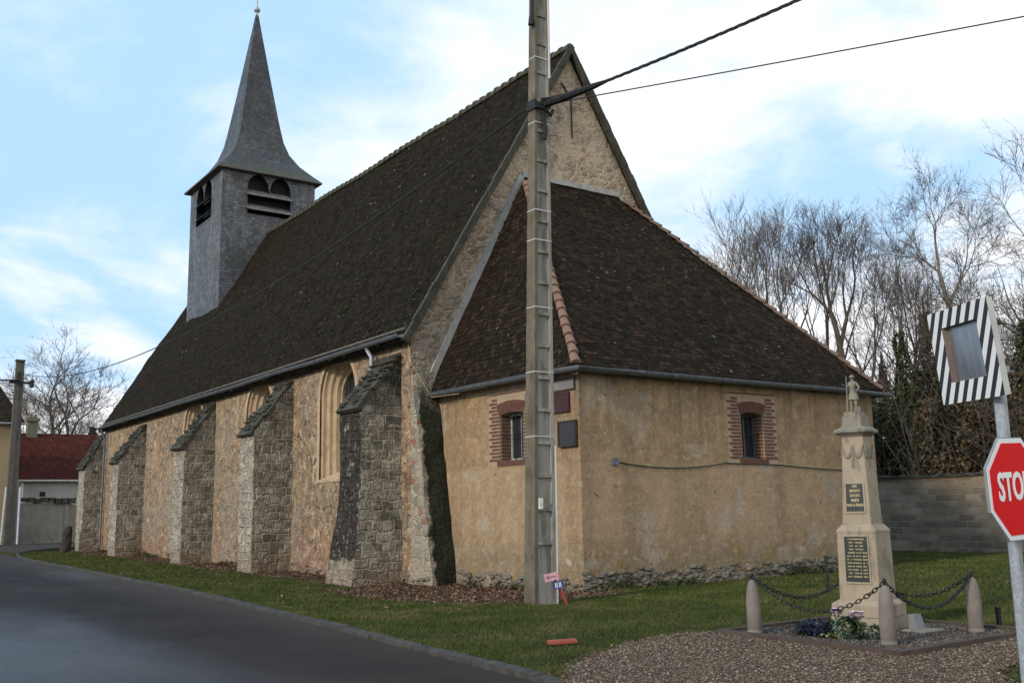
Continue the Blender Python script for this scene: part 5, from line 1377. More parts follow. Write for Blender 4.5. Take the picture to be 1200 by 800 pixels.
for i in range(9): leafmesh(m, Vector((rr.uniform(-.05,.05), rr.uniform(-.06,.06), .02)), Vector((rr.uniform(-1,.2), rr.uniform(-1,1), .5)), .15, .028, .6)
o = mk('fallen_leaves', m.v, m.f, leafmat('lime_leaves', (.16,.20,.05), (.25,.27,.09)), None, False, False); o.location = (9.72, 7.55, .05); tag(o, 'loose yellow-green leaves between the blue and green wreaths', 'leaves')
# short black stake right of the plot
m = MB(); m.box(12.13, 12.19, 6.86, 6.90, -.05, .26); m.box(12.125, 12.195, 6.855, 6.905, .26, .275); o = mk('black_stake', m.v, m.f, M_black, None, loc=(12.16, 6.88, 0)); tag(o, 'short black stake in the grass right of the memorial plot', 'stake')
m = MB(); m.tube([(15.0, 11.6, -.05), (15.0, 11.6, .62)], .028, 8); m.tube([(15.0, 11.6, .62), (15.0, 11.6, .64)], .034, 8); o = mk('dark_post', m.v, m.f, M_iron, None, loc=(15.0, 11.6, 0)); tag(o, 'thin dark post behind the memorial near the annex front wall', 'post')
# red brick lying in the grass
m = bevbox(MB(), -.17, .17, -.055, .055, 0, .035, .006); o = mk('red_brick', m.v, m.f, mat_stone('orange_brick', (.27,.065,.04), (.36,.10,.065), (.2,.08,.06), .3, 6), None); o.location = (7.36, 9.50, .022); o.rotation_euler = (R(4), R(-2), R(-28)); tag(o, 'flat orange-red brick lying alone in the grass before the gravel', 'brick')

# ================================================================== CONCRETE UTILITY POLE
PB = Vector((10.08, 13.57, 0))
def pp(a, b, z):          # a across (x, half .245), b depth (y, half .15)
    s_ = 1-.036*z; lean = Vector((.18, -.13, 0))*(z/12)
    return PB+lean+Vector((a*s_*.94, b*s_, z))
def pbox(m, a0, a1, b0, b1, z0, z1, n=1):
    for i in range(n):
        za = z0+(z1-z0)*i/n; zb = z0+(z1-z0)*(i+1)/n
        P = [pp(a, b, z) for z in (za, zb) for (a, b) in ((a0,b0),(a1,b0),(a1,b1),(a0,b1))]
        m.add(P, [(0,3,2,1),(4,5,6,7),(0,1,5,4),(1,2,6,5),(2,3,7,6),(3,0,4,7)])
pole = thing('utility_pole', tuple(PB), 'tall tapering concrete utility pole with ladder-like recesses in front of the church', 'utility pole')
ZT = 13.5
m = MB()
m.add([pp(a, b, z) for z in (-.2, ZT) for (a, b) in ((-.245,-.15),(-.1655,-.15),(-.1655,.15),(-.245,.15))], [(0,3,2,1),(4,5,6,7),(0,1,5,4),(1,2,6,5),(2,3,7,6),(3,0,4,7)])
pt(m, 'flange', mat_stone('mossy_pole_flange', (.10,.082,.055), (.20,.175,.13), (.05,.042,.022), .7, 2.2), pole, label='flange stained brown with moss')
m = MB()
m.add([pp(a, b, z) for z in (-.2, ZT) for (a, b) in ((.165,-.15),(.245,-.15),(.245,.15),(.165,.15))], [(0,3,2,1),(4,5,6,7),(0,1,5,4),(1,2,6,5),(2,3,7,6),(3,0,4,7)])
m.add([pp(a, b, z) for z in (-.2, ZT) for (a, b) in ((-.1652,-.10),(.1652,-.10),(.1652,.055),(-.1652,.055))], [(0,3,2,1),(4,5,6,7),(0,1,5,4),(1,2,6,5),(2,3,7,6),(3,0,4,7)])
sh = pt(m, 'shaft', M_conc, pole)
m = MB(); pbox(m, -.1645, .1645, -.146, -.1002, -.2, .50); m.v = m.v; pt(m, 'foot', M_conc, pole)
z = 1.0
while z < ZT:
    m = MB(); pbox(m, -.1645, .1645, -.146, -.1001, z-.03, z+.03); pt(m, 'rung', M_conc, pole); z += .555
def strap(z, mat=M_white, h=.009):
    m = MB(); pbox(m, -.252, .252, -.157, -.1505, z-h, z+h); pbox(m, -.252, -.2455, -.1505, .15, z-h, z+h); pt(m, 'strap', mat, pole)
M_strap = flat('steel_strap', (.50,.50,.48), .4, .3, .1)
for z in (9.6, 8.36, 6.74, 6.2, 5.0, 3.87, 2.77): strap(z, M_strap)
m = MB(); m.tube([pp(.268, -.12, z) for z in (-.05, 1, 2.62)], .028, 10); pt(m, 'conduit', M_white, pole)
m = MB(); m.tube([pp(.275, -.13, z) for z in (9.25, 11, ZT)], .028, 10); pt(m, 'conduit', flat('grey_conduit', (.55,.54,.56), .5, 0, .05), pole)
m = MB(); m.tube([pp(.27, -.10, z) for z in (2.6, 4, 6, 7.5, 8.5)], .013, 6); pt(m, 'cable_run', M_black, pole)
m = MB(); pbox(m, -.16, -.075, -.185, -.151, 1.56, 1.74); pt(m, 'tag_box', flat('cream_box', (.62,.60,.52), .5), pole)
# insulator and drop wire on the left near the top
m = MB(); m.tube([pp(-.25, -.05, 10.28), pp(-.36, -.10, 10.26)], .03, 8); m.tube([pp(-.36, -.10, 10.2), pp(-.36, -.10, 10.36)], [.055, .04], 10); pt(m, 'insulator', M_black, pole)
m = MB(); m.tube([pp(-.335, -.10, 10.3), pp(-.345, -.10, ZT)], .022, 6); pt(m, 'drop_wire', M_black, pole)
# cable clamp
m = MB()
pbox(m, -.27, .27, -.19, -.151, 8.66, 8.74); pbox(m, -.29, -.247, -.19, .17, 8.60, 8.78)
m.tube([pp(-.30,-.2,8.62), pp(0,-.26,8.60), pp(.20,-.28,8.50), pp(.30,-.24,8.62)], .035, 7)
m.tube([pp(.02,-.20,8.45), pp(.06,-.22,8.2), pp(.03,-.2,8.05)], .04, 7)
m.tube([pp(-.05,-.20,8.78), pp(.18,-.26,8.82), pp(.42,-.5,8.86)], .04, 7)
pt(m, 'cable_clamp', M_black, pole)
CA = pp(.05, -.22, 8.70)
def cab(a, b, s, r, label, n=40, cat='cable'):
    P = sag(a, b, s, n); m = MB()
    if r > .015:
        for ph in (0, 2.09, 4.19):
            Q = []
            for i in range(n*4+1):
                t = i/(n*4); p = Vector(a).lerp(Vector(b), t)-Vector((0,0,4*s*t*(1-t))); an = ph+i*.9
                Q.append(p+Vector((math.cos(an)*.4, math.cos(an)*.4, math.sin(an)))*r*.55)
            m.tube(Q, r*.6, 5)
    else: m.tube(P, r, 5)
    o = mk('overhead_cable', m.v, m.f, M_black, None, True, True, tuple(a)); tag(o, label, cat, 'overhead cables on the concrete pole'); return o
B1 = Vector((6.94, 5.35, 6.1-1.6))*14.3/9+Vector((0,0,1.6)); e1 = CA+(B1-CA)*2.6
cab(CA, (e1.x, e1.y, 9.3), .25, .028, 'thick twisted black cable climbing from the pole to the upper right of the view')
B2 = Vector((14.5, 6.9, 8.82)); e2 = CA+(B2-CA)*3.0
cab(CA, (e2.x, e2.y, 9.3), .12, .012, 'thin black cable running from the pole to the right edge of the view')
FP = Vector((9.95, 66.2, 0))
cab(pp(-.2, .1, 8.72), (FP.x, FP.y-.4, 10.1), 1.75, .020, 'long black cable sagging across the church roof to the far pole')
m = MB(); m.tube([CA+(Vector((e1.x,e1.y,9.3))-CA)*t-Vector((0,0,4*.25*t*(1-t))) for t in (0,.03,.06,.09,.12)], [.06,.075,.065,.055,.02], 8)
pt(m, 'cable_sleeve', M_black, pole)
# little signs on a red stake against the foot of the pole
sg = thing('marker_sign', (10.30, 13.15, 0), 'small pink and blue plates on a leaning red stake at the foot of the pole', 'sign')
fv = Vector((-.25, -.97, 0)).normalized(); rv = Vector((.97, -.25, 0)).normalized(); tl_ = R(18)
ru = (rv*math.cos(tl_)+Vector((0,0,1))*math.sin(tl_)*.55).normalized(); uu = fv.cross(ru)*-1; uu = uu if uu.z > 0 else -uu
base = Vector((10.33, 13.15, -.02)); top = Vector((10.06, 13.22, .52))
m = MB(); m.tube([base, top], .022, 6); pt(m, 'stake', flat('red_paint', (.42,.05,.045), .6), sg)
c = Vector((10.00, 13.15, .47)); m = MB(); m.obb(c, ru*.125, uu*.062, fv*.006); pl_ = pt(m, 'pink_plate', flat('pink_plate', (.62,.34,.42), .6), sg)
m = MB(); m.obb(c+fv*.008+uu*.0, ru*.075, uu*.006, fv*.002); m.obb(c+fv*.008-ru*.07+uu*.012, (ru+uu)*.014, (uu-ru)*.004, fv*.002); m.obb(c+fv*.008-ru*.07-uu*.012, (ru-uu)*.014, (uu+ru)*.004, fv*.002); pt(m, 'arrow', flat('maroon_print', (.22,.05,.10), .6), pl_)
c = Vector((10.13, 13.14, .335)); m = MB(); m.obb(c, ru*.095, uu*.062, fv*.006); pl_ = pt(m, 'blue_plate', flat('blue_plate', (.03,.07,.22), .5), sg)
m = MB()
for q in (-.05, -.025, .015, .04): m.obb(c+fv*.008+ru*q, ru*.007, uu*.042, fv*.002)
pt(m, 'white_marks', M_white, pl_)

# ================================================================== STOP SIGN AND TRAFFIC MIRROR
SP = Vector((5.915, 3.205, 0))
stop = thing('stop_sign', tuple(SP), 'red octagonal STOP sign on a grey steel post at the right edge', 'road sign')
m = MB(); n = 16
sec = []
for k in range(n):
    t = 2*math.pi*(k+.5)/n; cx_, sy_ = math.cos(t), math.sin(t); q = (abs(cx_)**5+abs(sy_)**5)**(-1/5); sec.append((cx_*q*.032, sy_*q*.032))
for z in (-.3, 2.66): m.v += [(SP.x+a, SP.y+b, z) for a, b in sec]
m.f = [(k, (k+1)%n, n+(k+1)%n, n+k) for k in range(n)]+[tuple(range(n))[::-1], tuple(range(n, 2*n))]
pt(m, 'post', M_galv, stop)
m = MB(); m.box(SP.x-.045, SP.x+.045, SP.y-.045, SP.y+.045, 2.661, 2.672); pt(m, 'cap', M_black, stop)
SC_ = Vector((5.805, 3.118, 1.655)); TIL = R(2.0)
def octo(r, d, z0=0):
    return [(SC_.x+r*math.cos(R(22.5)+k*math.pi/4+TIL)/math.cos(R(22.5)), SC_.y+d, SC_.z+r*math.sin(R(22.5)+k*math.pi/4+TIL)/math.cos(R(22.5))) for k in range(8)]
def oplate(r, d0, d1):
    m = MB(); m.v = octo(r, d0)+octo(r, d1); m.f = [tuple(range(8)), tuple(range(8, 16))[::-1]]+[(k, 8+k, 8+(k+1)%8, (k+1)%8) for k in range(8)]; return m
M_red = flat('stop_red', (.70,.006,.008), .55, 0, .06, 3, .12)
plt = pt(oplate(.300, -.012, .002), 'plate', flat('plate_edge', (.20,.23,.22), .6), stop)
pt(oplate(.294, -.014, -.0125), 'white_border', flat('sign_white', (.80,.80,.80), .5, 0, .03, 3, .2), plt)
pt(oplate(.266, -.0165, -.0145), 'red_field', M_red, plt)
ls = text('lettering', 'STOP', (SC_.x-SP.x-.02, SC_.y-.0185-SP.y, SC_.z+.005), .225, flat('letter_white', (.82,.82,.82), .35, 0, .03), plt, (R(90), -TIL, 0), .66, .001, .006)
m = MB()
for z in (1.50, 1.82): m.box(SP.x-.042, SP.x+.042, SP.y-.062, SP.y+.040, z-.018, z+.018)
pt(m, 'clamp', M_galv, stop)

Rm = Matrix(((-0.4349, -0.1056, -0.8943), (-0.9005, 0.0429, 0.4328), (-0.0074, 0.9935, -0.1137)))
cen = Vector((0, 0, 1.6))+(Vector((5.476, 3.157, 2.443))-Vector((0, 0, 1.6)))*1.07
mir = bpy.data.objects.new('traffic_mirror', None); col.objects.link(mir); mir.empty_display_size = .2
mir.matrix_world = Matrix.Translation(cen) @ Rm.to_4x4(); ORG[mir.name] = Vector((0,0,0))
tag(mir, 'tilted rectangular traffic mirror in a black and white striped frame above the stop sign', 'traffic mirror')
HW_, HH_, IW, IH = .31, .30, .178, .178
def mat_stripe():
    m = Mt('striped_frame', .45, .4); x = m.sepz(m.tc.outputs['Object'], 0); y = m.sepz(m.tc.outputs['Object'], 1)
    d = m.math('ADD', m.math('MULTIPLY', x, .88), m.math('MULTIPLY', y, -.48))
    f = m.math('FRACT', m.math('DIVIDE', m.math('ADD', d, 5), .082))
    c = m.ramp(f, [(.0, (.70,.70,.69)), (.52, (.02,.02,.022))], 'CONSTANT')
    return m.out(c)
M_str = mat_stripe()
m = MB(); iy = .01
def ring2(z, hw, hh, iw, ih):
    return [(-hw,-hh,z),(hw,-hh,z),(hw,hh,z),(-hw,hh,z)], [(-iw,-ih+iy,z),(iw,-ih+iy,z),(iw,ih+iy,z),(-iw,ih+iy,z)]
o1, i1 = ring2(0, HW_, HH_, IW, IH)
m.add(o1+i1, [(k, (k+1)%4, 4+(k+1)%4, 4+k) for k in range(4)])
fr = pt(m, 'frame', M_str, mir, fix=False)
m = MB(); m.v = [(a, b, -.001) for a, b, c in o1]+[(a*.985, b*.985, -.045) for a, b, c in o1]; m.f = [(k, 4+k, 4+(k+1)%4, (k+1)%4) for k in range(4)]+[(4,7,6,5)]
pt(m, 'back_shell', flat('frame_rim', (.45,.45,.43), .5), mir)
m = MB(); m.v = [(a, b, -.0005) for a, b, c in i1]+[(a*.94, b*.94, -.038) for a, b, c in i1]; m.f = [(k, (k+1)%4, 4+(k+1)%4, 4+k) for k in range(4)]
pt(m, 'inner_rim', flat('inner_rim', (.16,.12,.10), .6), mir, fix=False)
def mat_mirror():
    m = Mt('fogged_mirror', .35, .5); m.p.inputs['Metallic'].default_value = .75
    n = m.noise(9, 5, .7, m.map(m.tc.outputs['Object'], (3, .4, 1)))
    return m.out(m.ramp(n, [(.3, (.20,.21,.23)), (.7, (.38,.39,.42))]), None, m.ramp(n, [(.3, .28), (.7, .5)]))
m = MB(); m.grid(lambda u, v: ((u-.5)*2*IW*.95, (v-.5)*2*IH*.95+iy*.94, -.036+.012*(1-(2*u-1)**2)*(1-(2*v-1)**2)), 12, 12)
pt(m, 'mirror_face', mat_mirror(), mir, True, fix=False)
loc = mir.matrix_world.inverted()
m = MB()
for zz_ in (2.38, 2.58):
    a = loc @ Vector((SP.x-.02, SP.y-.02, zz_)); b_ = Vector((.20, 0, -.05)); b_.y = a.y*.9
    m.tube([a, (a+b_)/2, b_], .018, 6)
    P = [loc @ Vector((SP.x+sx*.052, SP.y+sy*.052, zz_+q)) for q in (-.02, .02) for sx, sy in ((-1,-1),(1,-1),(1,1),(-1,1))]
    m.add(P, [(0,3,2,1),(4,5,6,7),(0,1,5,4),(1,2,6,5),(2,3,7,6),(3,0,4,7)])
pt(m, 'bracket', M_galv, mir)

# ================================================================== FAR WALL, HOUSES, FAR POLE
bw = thing('block_wall', (31.3, 19, 0), 'long grey-brown concrete block wall with mossy coping behind the memorial lawn', 'wall')
WA, WB = Vector((30.2, 33.0)), Vector((32.6, 5.5)); wd_ = (WB-WA); wl = wd_.length; wd_.normalize(); wn_ = Vector((wd_.y, -wd_.x))
m = MB(); N = 60; TZ_ = 2.33
m.v = []; m.obb(((WA.x+WB.x)/2, (WA.y+WB.y)/2, TZ_/2-.2), (wd_.x*wl/2, wd_.y*wl/2, 0), (wn_.x*.11, wn_.y*.11, 0), (0, 0, TZ_/2+.2))
pt(m, 'blocks', M_block, bw)
m = MB(); x = 0
while x < wl:
    q = WA+wd_*(x+.3); m.obb((q.x, q.y, TZ_+.045+random.uniform(-.01,.015)), (wd_.x*.3, wd_.y*.3, 0), (wn_.x*.16, wn_.y*.16, 0), (0,0,.04)); x += .6
for k in range(260):
    q = WA+wd_*random.uniform(0, wl); s_ = random.uniform(.05,.12); b = len(m.v); m.v += [(q.x+a[0]*s_*1.6+random.uniform(-.1,.1), q.y+a[1]*s_*1.6, TZ_+.09+a[2]*s_*.4) for a in ICO_V]; m.f += [tuple(b+int(t) for t in ff) for ff in ICO_F]
pt(m, 'coping', M_moss, bw)

def gable_house(nm, x0, x1, y0, y1, ze, zr, mats, label, cat, hipx=False):
    h = thing(nm, (x0, y0, 0), label, cat)
    m = MB(); m.box(x0, x1, y0, y1, -.3, ze); pt(m, 'wall', mats[0], h)
    ym = (y0+y1)/2; o_ = .3; dz = (zr-ze)/(ym-y0)*o_
    r1 = slope_shell((x0-o_, y0-o_, ze-dz+.1), (x1+o_, y0-o_, ze-dz+.1), (x1+o_-(2.6 if hipx else 0), ym, zr), (x0-o_, ym, zr), .14, 20, 10, .02)
    rf = pt(r1, 'roof', mats[1], h)
    r2 = slope_shell((x1+o_, y1+o_, ze-dz+.1), (x0-o_, y1+o_, ze-dz+.1), (x0-o_, ym+.002, zr), (x1+o_-(2.6 if hipx else 0), ym+.002, zr), .14, 6, 4, .02)
    pt(r2, 'rear_slope', mats[1], rf)
    if hipx:
        r3 = slope_shell((x1+o_, y0-o_, ze-dz+.1), (x1+o_, y1+o_, ze-dz+.1), (x1+o_-2.6, ym+.01, zr), (x1+o_-2.6, ym, zr), .14, 6, 4, .02); pt(r3, 'hip_slope', mats[1], rf)
    else:
        m = MB(); 
        for xx in (x0+.01, x1-.01): m.add([(xx, y0, ze-.01), (xx, y1, ze-.01), (xx, ym, zr-.12)], [(0,1,2)])
        pt(m, 'gable', mats[0], h)
    m = MB(); m.tube([(x0-o_, y0-o_-.06, ze-dz+.05), (x1+o_, y0-o_-.06, ze-dz+.05)], .07, 8); pt(m, 'gutter', mats[2], h)
    return h, rf, ym
M_redtile = mat_tiles('red_tiles', [(.085,.022,.015), (.13,.034,.022), (.10,.028,.02), (.16,.05,.032)], row=.25, width=.3, moss=.45, lich=.1, mosscol=((.05,.03,.02), (.035,.022,.018)))
M_dkt = mat_tiles('dark_house_tiles', [(.025,.018,.016), (.04,.028,.024), (.05,.035,.028), (.06,.04,.03)], row=.25, width=.3, lich=.1)
M_whitewash = mat_stone('whitewashed_wall', (.42,.42,.41), (.52,.51,.49), (.25,.24,.22), .4, .8)
M_cream = mat_stone('cream_render', (.36,.26,.15), (.44,.33,.20), (.22,.17,.11), .4, .8)
barn, brf, ym = gable_house('barn', 11.7, 26, 75, 83, 4.15, 7.5, (M_whitewash, M_redtile, flat('white_gutter', (.5,.5,.48), .6)), 'low white barn with red tiled roof behind the garden wall at the left', 'barn')
m = MB(); m.box(12.55, 13.25, 78.6, 79.3, 6.8, 8.35); m.box(12.45, 13.35, 78.5, 79.4, 8.35, 8.55); pt(m, 'chimney', flat('chimney_green', (.16,.155,.11), .9), brf)
m = MB(); 
for k in range(2): m.tube([(12.75+.35*k, 78.95, 8.55), (12.75+.35*k, 78.95, 8.85)], .11, 8)
pt(m, 'chimney_pots', M_terra, brf)
m = MB(); m.tube([(16.2, 74.9, 0), (16.2, 74.9, 4.0)], .05, 6); pt(m, 'downpipe', flat('grey_pipe', (.35,.35,.35), .6), barn)
m = MB(); m.box(13.0, 13.35, 74.96, 75.0, 2.9, 3.2); pt(m, 'vent', M_black, barn)
m = MB(); m.box(11.75, 11.95, 74.9, 74.99, 0, 4.0); pt(m, 'corner_strip', M_white, barn)
hou, hrf, ym = gable_house('cream_house', 1.5, 10.45, 68.2, 76, 7.55, 12.2, (M_cream, M_dkt, flat('grey_gutter', (.25,.25,.25), .6)), 'cream rendered house with dark roof at the left edge of the view', 'house', True)
for (xa, za, zb) in ((7.2, 4.2, 6.2), (4.0, 4.2, 6.2), (7.2, .9, 2.9), (4.0, .9, 2.9)):
    m = MB(); m.box(xa, xa+1.1, 68.16, 68.20-.002, za, zb); wq = pt(m, 'window', M_glass, hou)
    m = MB(); e = .09; m.box(xa-e, xa+1.1+e, 68.13, 68.19, zb, zb+e*1.5); m.box(xa-e, xa+1.1+e, 68.11, 68.19, za-e, za); m.box(xa+.52, xa+.58, 68.14, 68.159, za, zb); pt(m, 'frame', M_whitewash, wq)
    for s_, xx in ((0, xa-.72), (1, xa+1.22)):
        m = MB(); m.box(xx, xx+.6, 68.14, 68.197, za, zb)
        for q in range(3): m.box(xx+.04, xx+.56, 68.12, 68.139, za+.25+q*(zb-za-.5)/2-.05, za+.25+q*(zb-za-.5)/2+.05)
        pt(m, 'shutter', flat('red_shutter', (.24,.045,.035), .6), wq)
gw = thing('garden_wall', (10.5, 66.6, 0), 'low stained concrete garden wall with mossy top at the far bend of the road', 'wall')
M_gw = mat_stone('stained_render', (.20,.185,.15), (.34,.32,.275), (.10,.09,.065), .7, .7)
m = MB()
m.box(10.45, 13.0, 66.5, 66.8, -.3, 2.35); m.box(12.99, 13.25, 66.45, 66.85, -.3, 2.45)
m.prism([(13.25, -.3), (16.8, -.3), (16.8, 1.75), (14.2, 1.95), (13.25, 2.3)], lambda x, z: (x, 66.52, z), lambda x, z: (x, 66.78, z))
pt(m, 'wall', M_gw, gw)
m = MB(); x = 10.5
while x < 13.3:
    m.obb((x+.2, 66.65, 2.5+random.uniform(-.04,.06)), (.22,0,random.uniform(-.02,.02)), (0,.28,0), (0,0,.11+random.uniform(0,.06))); x += .38
pt(m, 'mossy_coping', M_moss, gw)
# far utility pole
fp = thing('utility_pole', tuple(FP), 'far concrete utility pole before the cream house at the left edge', 'utility pole')
def fpp(a, b, z): s_ = 1-.018*z; return FP+Vector((a*s_-.0*z+.012*z*0, b*s_, z))
m = MB(); m.add([fpp(a, b, z) for z in (-.3, 10.9) for (a, b) in ((-.30,-.2),(.0,-.2),(.0,.2),(-.30,.2))], [(0,3,2,1),(4,5,6,7),(0,1,5,4),(1,2,6,5),(2,3,7,6),(3,0,4,7)])
m.add([fpp(a, b, z) for z in (-.3, 10.9) for (a, b) in ((.001,-.16),(.28,-.16),(.28,.16),(.001,.16))], [(0,3,2,1),(4,5,6,7),(0,1,5,4),(1,2,6,5),(2,3,7,6),(3,0,4,7)])
M_fp = mat_stone('dark_pole_concrete', (.10,.09,.075), (.17,.155,.13), (.05,.045,.035), .6, 1.5)
pt(m, 'shaft', M_fp, fp)
m = MB(); m.box(FP.x-.28, FP.x+.26, FP.y-.22, FP.y+.22, 10.9, 11.0); pt(m, 'cap', M_fp, fp)
m = MB(); m.box(FP.x-.6, FP.x+.75, FP.y-.42, FP.y-.31, 9.5, 9.62); m.tube([(FP.x+.65, FP.y-.36, 9.3), (FP.x+.65, FP.y-.36, 9.75)], .12, 8); m.tube([(FP.x-.1, FP.y-.38, 9.85), (FP.x-.1, FP.y-.38, 10.2)], .1, 8); pt(m, 'insulators', M_black, fp)
m = MB(); m.tube([(FP.x+.40, FP.y-.3, -.1), (FP.x+.38, FP.y-.3, 3.3)], .06, 8); pt(m, 'conduit', flat('pale_conduit', (.55,.58,.62), .5), fp)
m = MB(); m.tube([(FP.x-.50, FP.y-.3, -.1), (FP.x-.38, FP.y-.3, 3.3)], .05, 8); pt(m, 'conduit', flat('pale_conduit', (.55,.58,.62), .5), fp)
a = Vector((FP.x, FP.y-.4, 9.7))
m = MB(); m.tube(sag(a, (-14, 62, 9.6), .4), .055, 6); o = mk('overhead_cable', m.v, m.f, M_black, None, True, True, tuple(a)); tag(o, 'thick black cable leaving the far pole towards the left edge', 'cable')
m = MB(); m.tube(sag(a-Vector((0,0,1.1)), (-14, 62, 8.3), .3), .02, 6); o = mk('overhead_cable', m.v, m.f, M_black, None, True, True, tuple(a-Vector((0,0,1.1)))); tag(o, 'thin wire below the thick cable at the far pole', 'cable')
# weathered guard stone at the far corner of the church
m = MB(); rr = random.Random(5)
for i, (r, z) in enumerate(((.22,-.2),(.24,.25),(.21,.6),(.22,.85),(.16,1.05),(.05,1.10))):
    m.v += [(r*math.cos(2*math.pi*k/10)*rr.uniform(.85,1.12)+.06*z, r*.8*math.sin(2*math.pi*k/10)*rr.uniform(.85,1.12), z) for k in range(10)]
for i in range(5):
    for k in range(10): m.f.append((i*10+k, i*10+(k+1)%10, (i+1)*10+(k+1)%10, (i+1)*10+k))
m.f.append(tuple(range(50, 60)))
o = mk('guard_stone', m.v, m.f, mat_stone('dark_guard_stone', (.035,.03,.024), (.08,.068,.054), (.03,.03,.02), .6, 3), None); o.location = (10.15, 51.3, 0); tag(o, 'dark leaning guard stone at the far corner of the church by the road', 'guard stone')

# ================================================================== TREES
def rays(px, d, z=0):
    f = 1158.6; q = fw+r_*((px-600)/f); return Vector((q.x, q.y, 0))*(d/1.0)
def make_tree(seed, H, stems=1, r0=.22, trunk=.32, ang=(.25,.62), shrink=.84, depth=9, up=.10, wander=.10, tw=.009, twigs=2, sec=.62, lean=.1):
    rr = random.Random(seed); main = []; twg = []
    def rv(): return Vector((rr.gauss(0,1), rr.gauss(0,1), rr.gauss(0,1))).normalized()
    def seg(p, d, L, r, r2, n, w):
        P = [p.copy()]; Rd = [r]
        for i in range(n):
            d = (d+rv()*w+Vector((0,0,up))).normalized(); p = p+d*(L/n); P.append(p.copy()); Rd.append(r+(r2-r)*(i+1)/n)
        return P, Rd, d
    def side(d, a, az):
        x = d.cross(Vector((0,0,1)) if abs(d.z) < .9 else Vector((1,0,0))).normalized(); y = d.cross(x)
        return (d*math.cos(a)+(x*math.cos(az)+y*math.sin(az))*math.sin(a)).normalized()
    def twig(p, d, L, r, lev):
        P, Rd, d2 = seg(p, d, L, r, r*.45, 3, .16); twg.append((P, Rd))
        if lev > 0:
            for k in range(rr.choice((2, 3))): i = rr.randint(1, 3); twig(P[i], side(d2, rr.uniform(.35,.8), rr.uniform(0,6.28)), L*rr.uniform(.4,.65), r*.7, lev-1)
    def fork(p, d, L, r, k, az):
        r2 = max(tw, r*.86); P, Rd, d2 = seg(p, d, L, r, r2, 4 if L > 1 else 3, wander); (main if r > .028 else twg).append((P, Rd))
        for q in range(twigs):
            if k < depth-1 or rr.random() < .3:
                i = rr.randint(1, len(P)-1)
                if k <= depth-4: twig(P[i], side(d2, rr.uniform(.5,1.1), rr.uniform(0,6.28)), rr.uniform(.5,1.1), tw*1.1, 2)
                else: twig(P[i], side(d2, rr.uniform(.35,.9), rr.uniform(0,6.28)), rr.uniform(.3,.6), tw, 1)
        if k == 0 or r2 <= tw*1.02:
            for q in range(3): twig(P[-1], side(d2, rr.uniform(.1,.6), rr.uniform(0,6.28)), rr.uniform(.35,.8), tw, 1)
            return
        az += 2.1+rr.uniform(-.5,.5); a = rr.uniform(*ang)
        f = rr.uniform(.72, .84)
        fork(P[-1], side(d2, a*.45, az), L*shrink*rr.uniform(.85,1.12), r2*f+.0, k-1, az)
        fork(P[-1], side(d2, a*1.05, az+math.pi), L*shrink*rr.uniform(.70,1.0), r2*sec, k-1, az)
        if rr.random() < .18: i = max(1, len(P)-2); fork(P[i], side(d2, a*1.2, az+1.6), L*shrink*rr.uniform(.5,.8), r2*.45, max(0, k-3), az)
    for s_ in range(stems):
        a = s_*6.283/max(1, stems)+rr.uniform(0, 1); b = Vector((math.cos(a), math.sin(a), 0))*(.35 if stems > 1 else 0)
        d0 = (Vector((0,0,1))+Vector((math.cos(a), math.sin(a), 0))*(lean*1.6 if stems > 1 else lean*.3)).normalized()
        Ht = H*trunk*rr.uniform(.8,1.1); P, Rd, d = seg(b-Vector((0,0,.3)), d0, Ht, r0, r0*.78, 6, wander*.45); main.append((P, Rd))
        for q in range(3): i = rr.randint(3, 6); fork(P[i], side(d, rr.uniform(.7,1.1), rr.uniform(0,6.28)), H*.10, r0*.25, depth-4, 0)
        fork(P[-1], d, H*(1-trunk)*(1-shrink)*1.15, r0*.78, depth, rr.uniform(0,6))
    top = max(max(q.z for q in P) for P, Rd in twg+main); k = H/top
    a = MB(); b = MB()
    for P, Rd in main: a.tube([q*k for q in P], Rd, 7 if Rd[0] > .08 else 5, cap=False)
    for P, Rd in twg: b.tube([q*k for q in P], Rd, 3, cap=False)
    return a, b
def tomesh(nm, m, mat):
    me = bpy.data.meshes.new(nm); me.from_pydata(m.v, [], m.f); me.update(); me.polygons.foreach_set('use_smooth', [True]*len(me.polygons)); me.materials.append(mat); return me
KINDS = {}
def kind(nm, **k):
    bk = k.pop('bark', M_bark); a, b = make_tree(**k); KINDS[nm] = (tomesh('trunk', a, bk), tomesh('crown', b, k.get('twm', M_twig)), k['H'])
kind('broad', seed=5, H=18, r0=.20, trunk=.44, ang=(.40,.85), shrink=.83, depth=9, up=.05, wander=.10, bark=M_barkp, twigs=2, tw=.008)
kind('upright', seed=8, H=17, r0=.24, trunk=.34, ang=(.30,.66), shrink=.85, depth=8, up=.09, wander=.10, twigs=1, tw=.008)
kind('clump', seed=14, H=15, stems=3, r0=.15, trunk=.34, ang=(.25,.55), shrink=.86, depth=6, up=.13, wander=.09, twigs=1, tw=.008, lean=.13)
kind('clumpb', seed=31, H=15, stems=2, r0=.17, trunk=.36, ang=(.3,.65), shrink=.85, depth=7, up=.10, wander=.10, twigs=1, tw=.008, lean=.12)
kind('arching', seed=22, H=16, r0=.24, trunk=.26, ang=(.45,.9), shrink=.86, depth=9, up=.02, wander=.14, tw=.008)
kind('round', seed=41, H=15, stems=2, r0=.24, trunk=.22, ang=(.4,.85), shrink=.85, depth=9, up=.05, wander=.11, tw=.012, twigs=2, lean=.15)
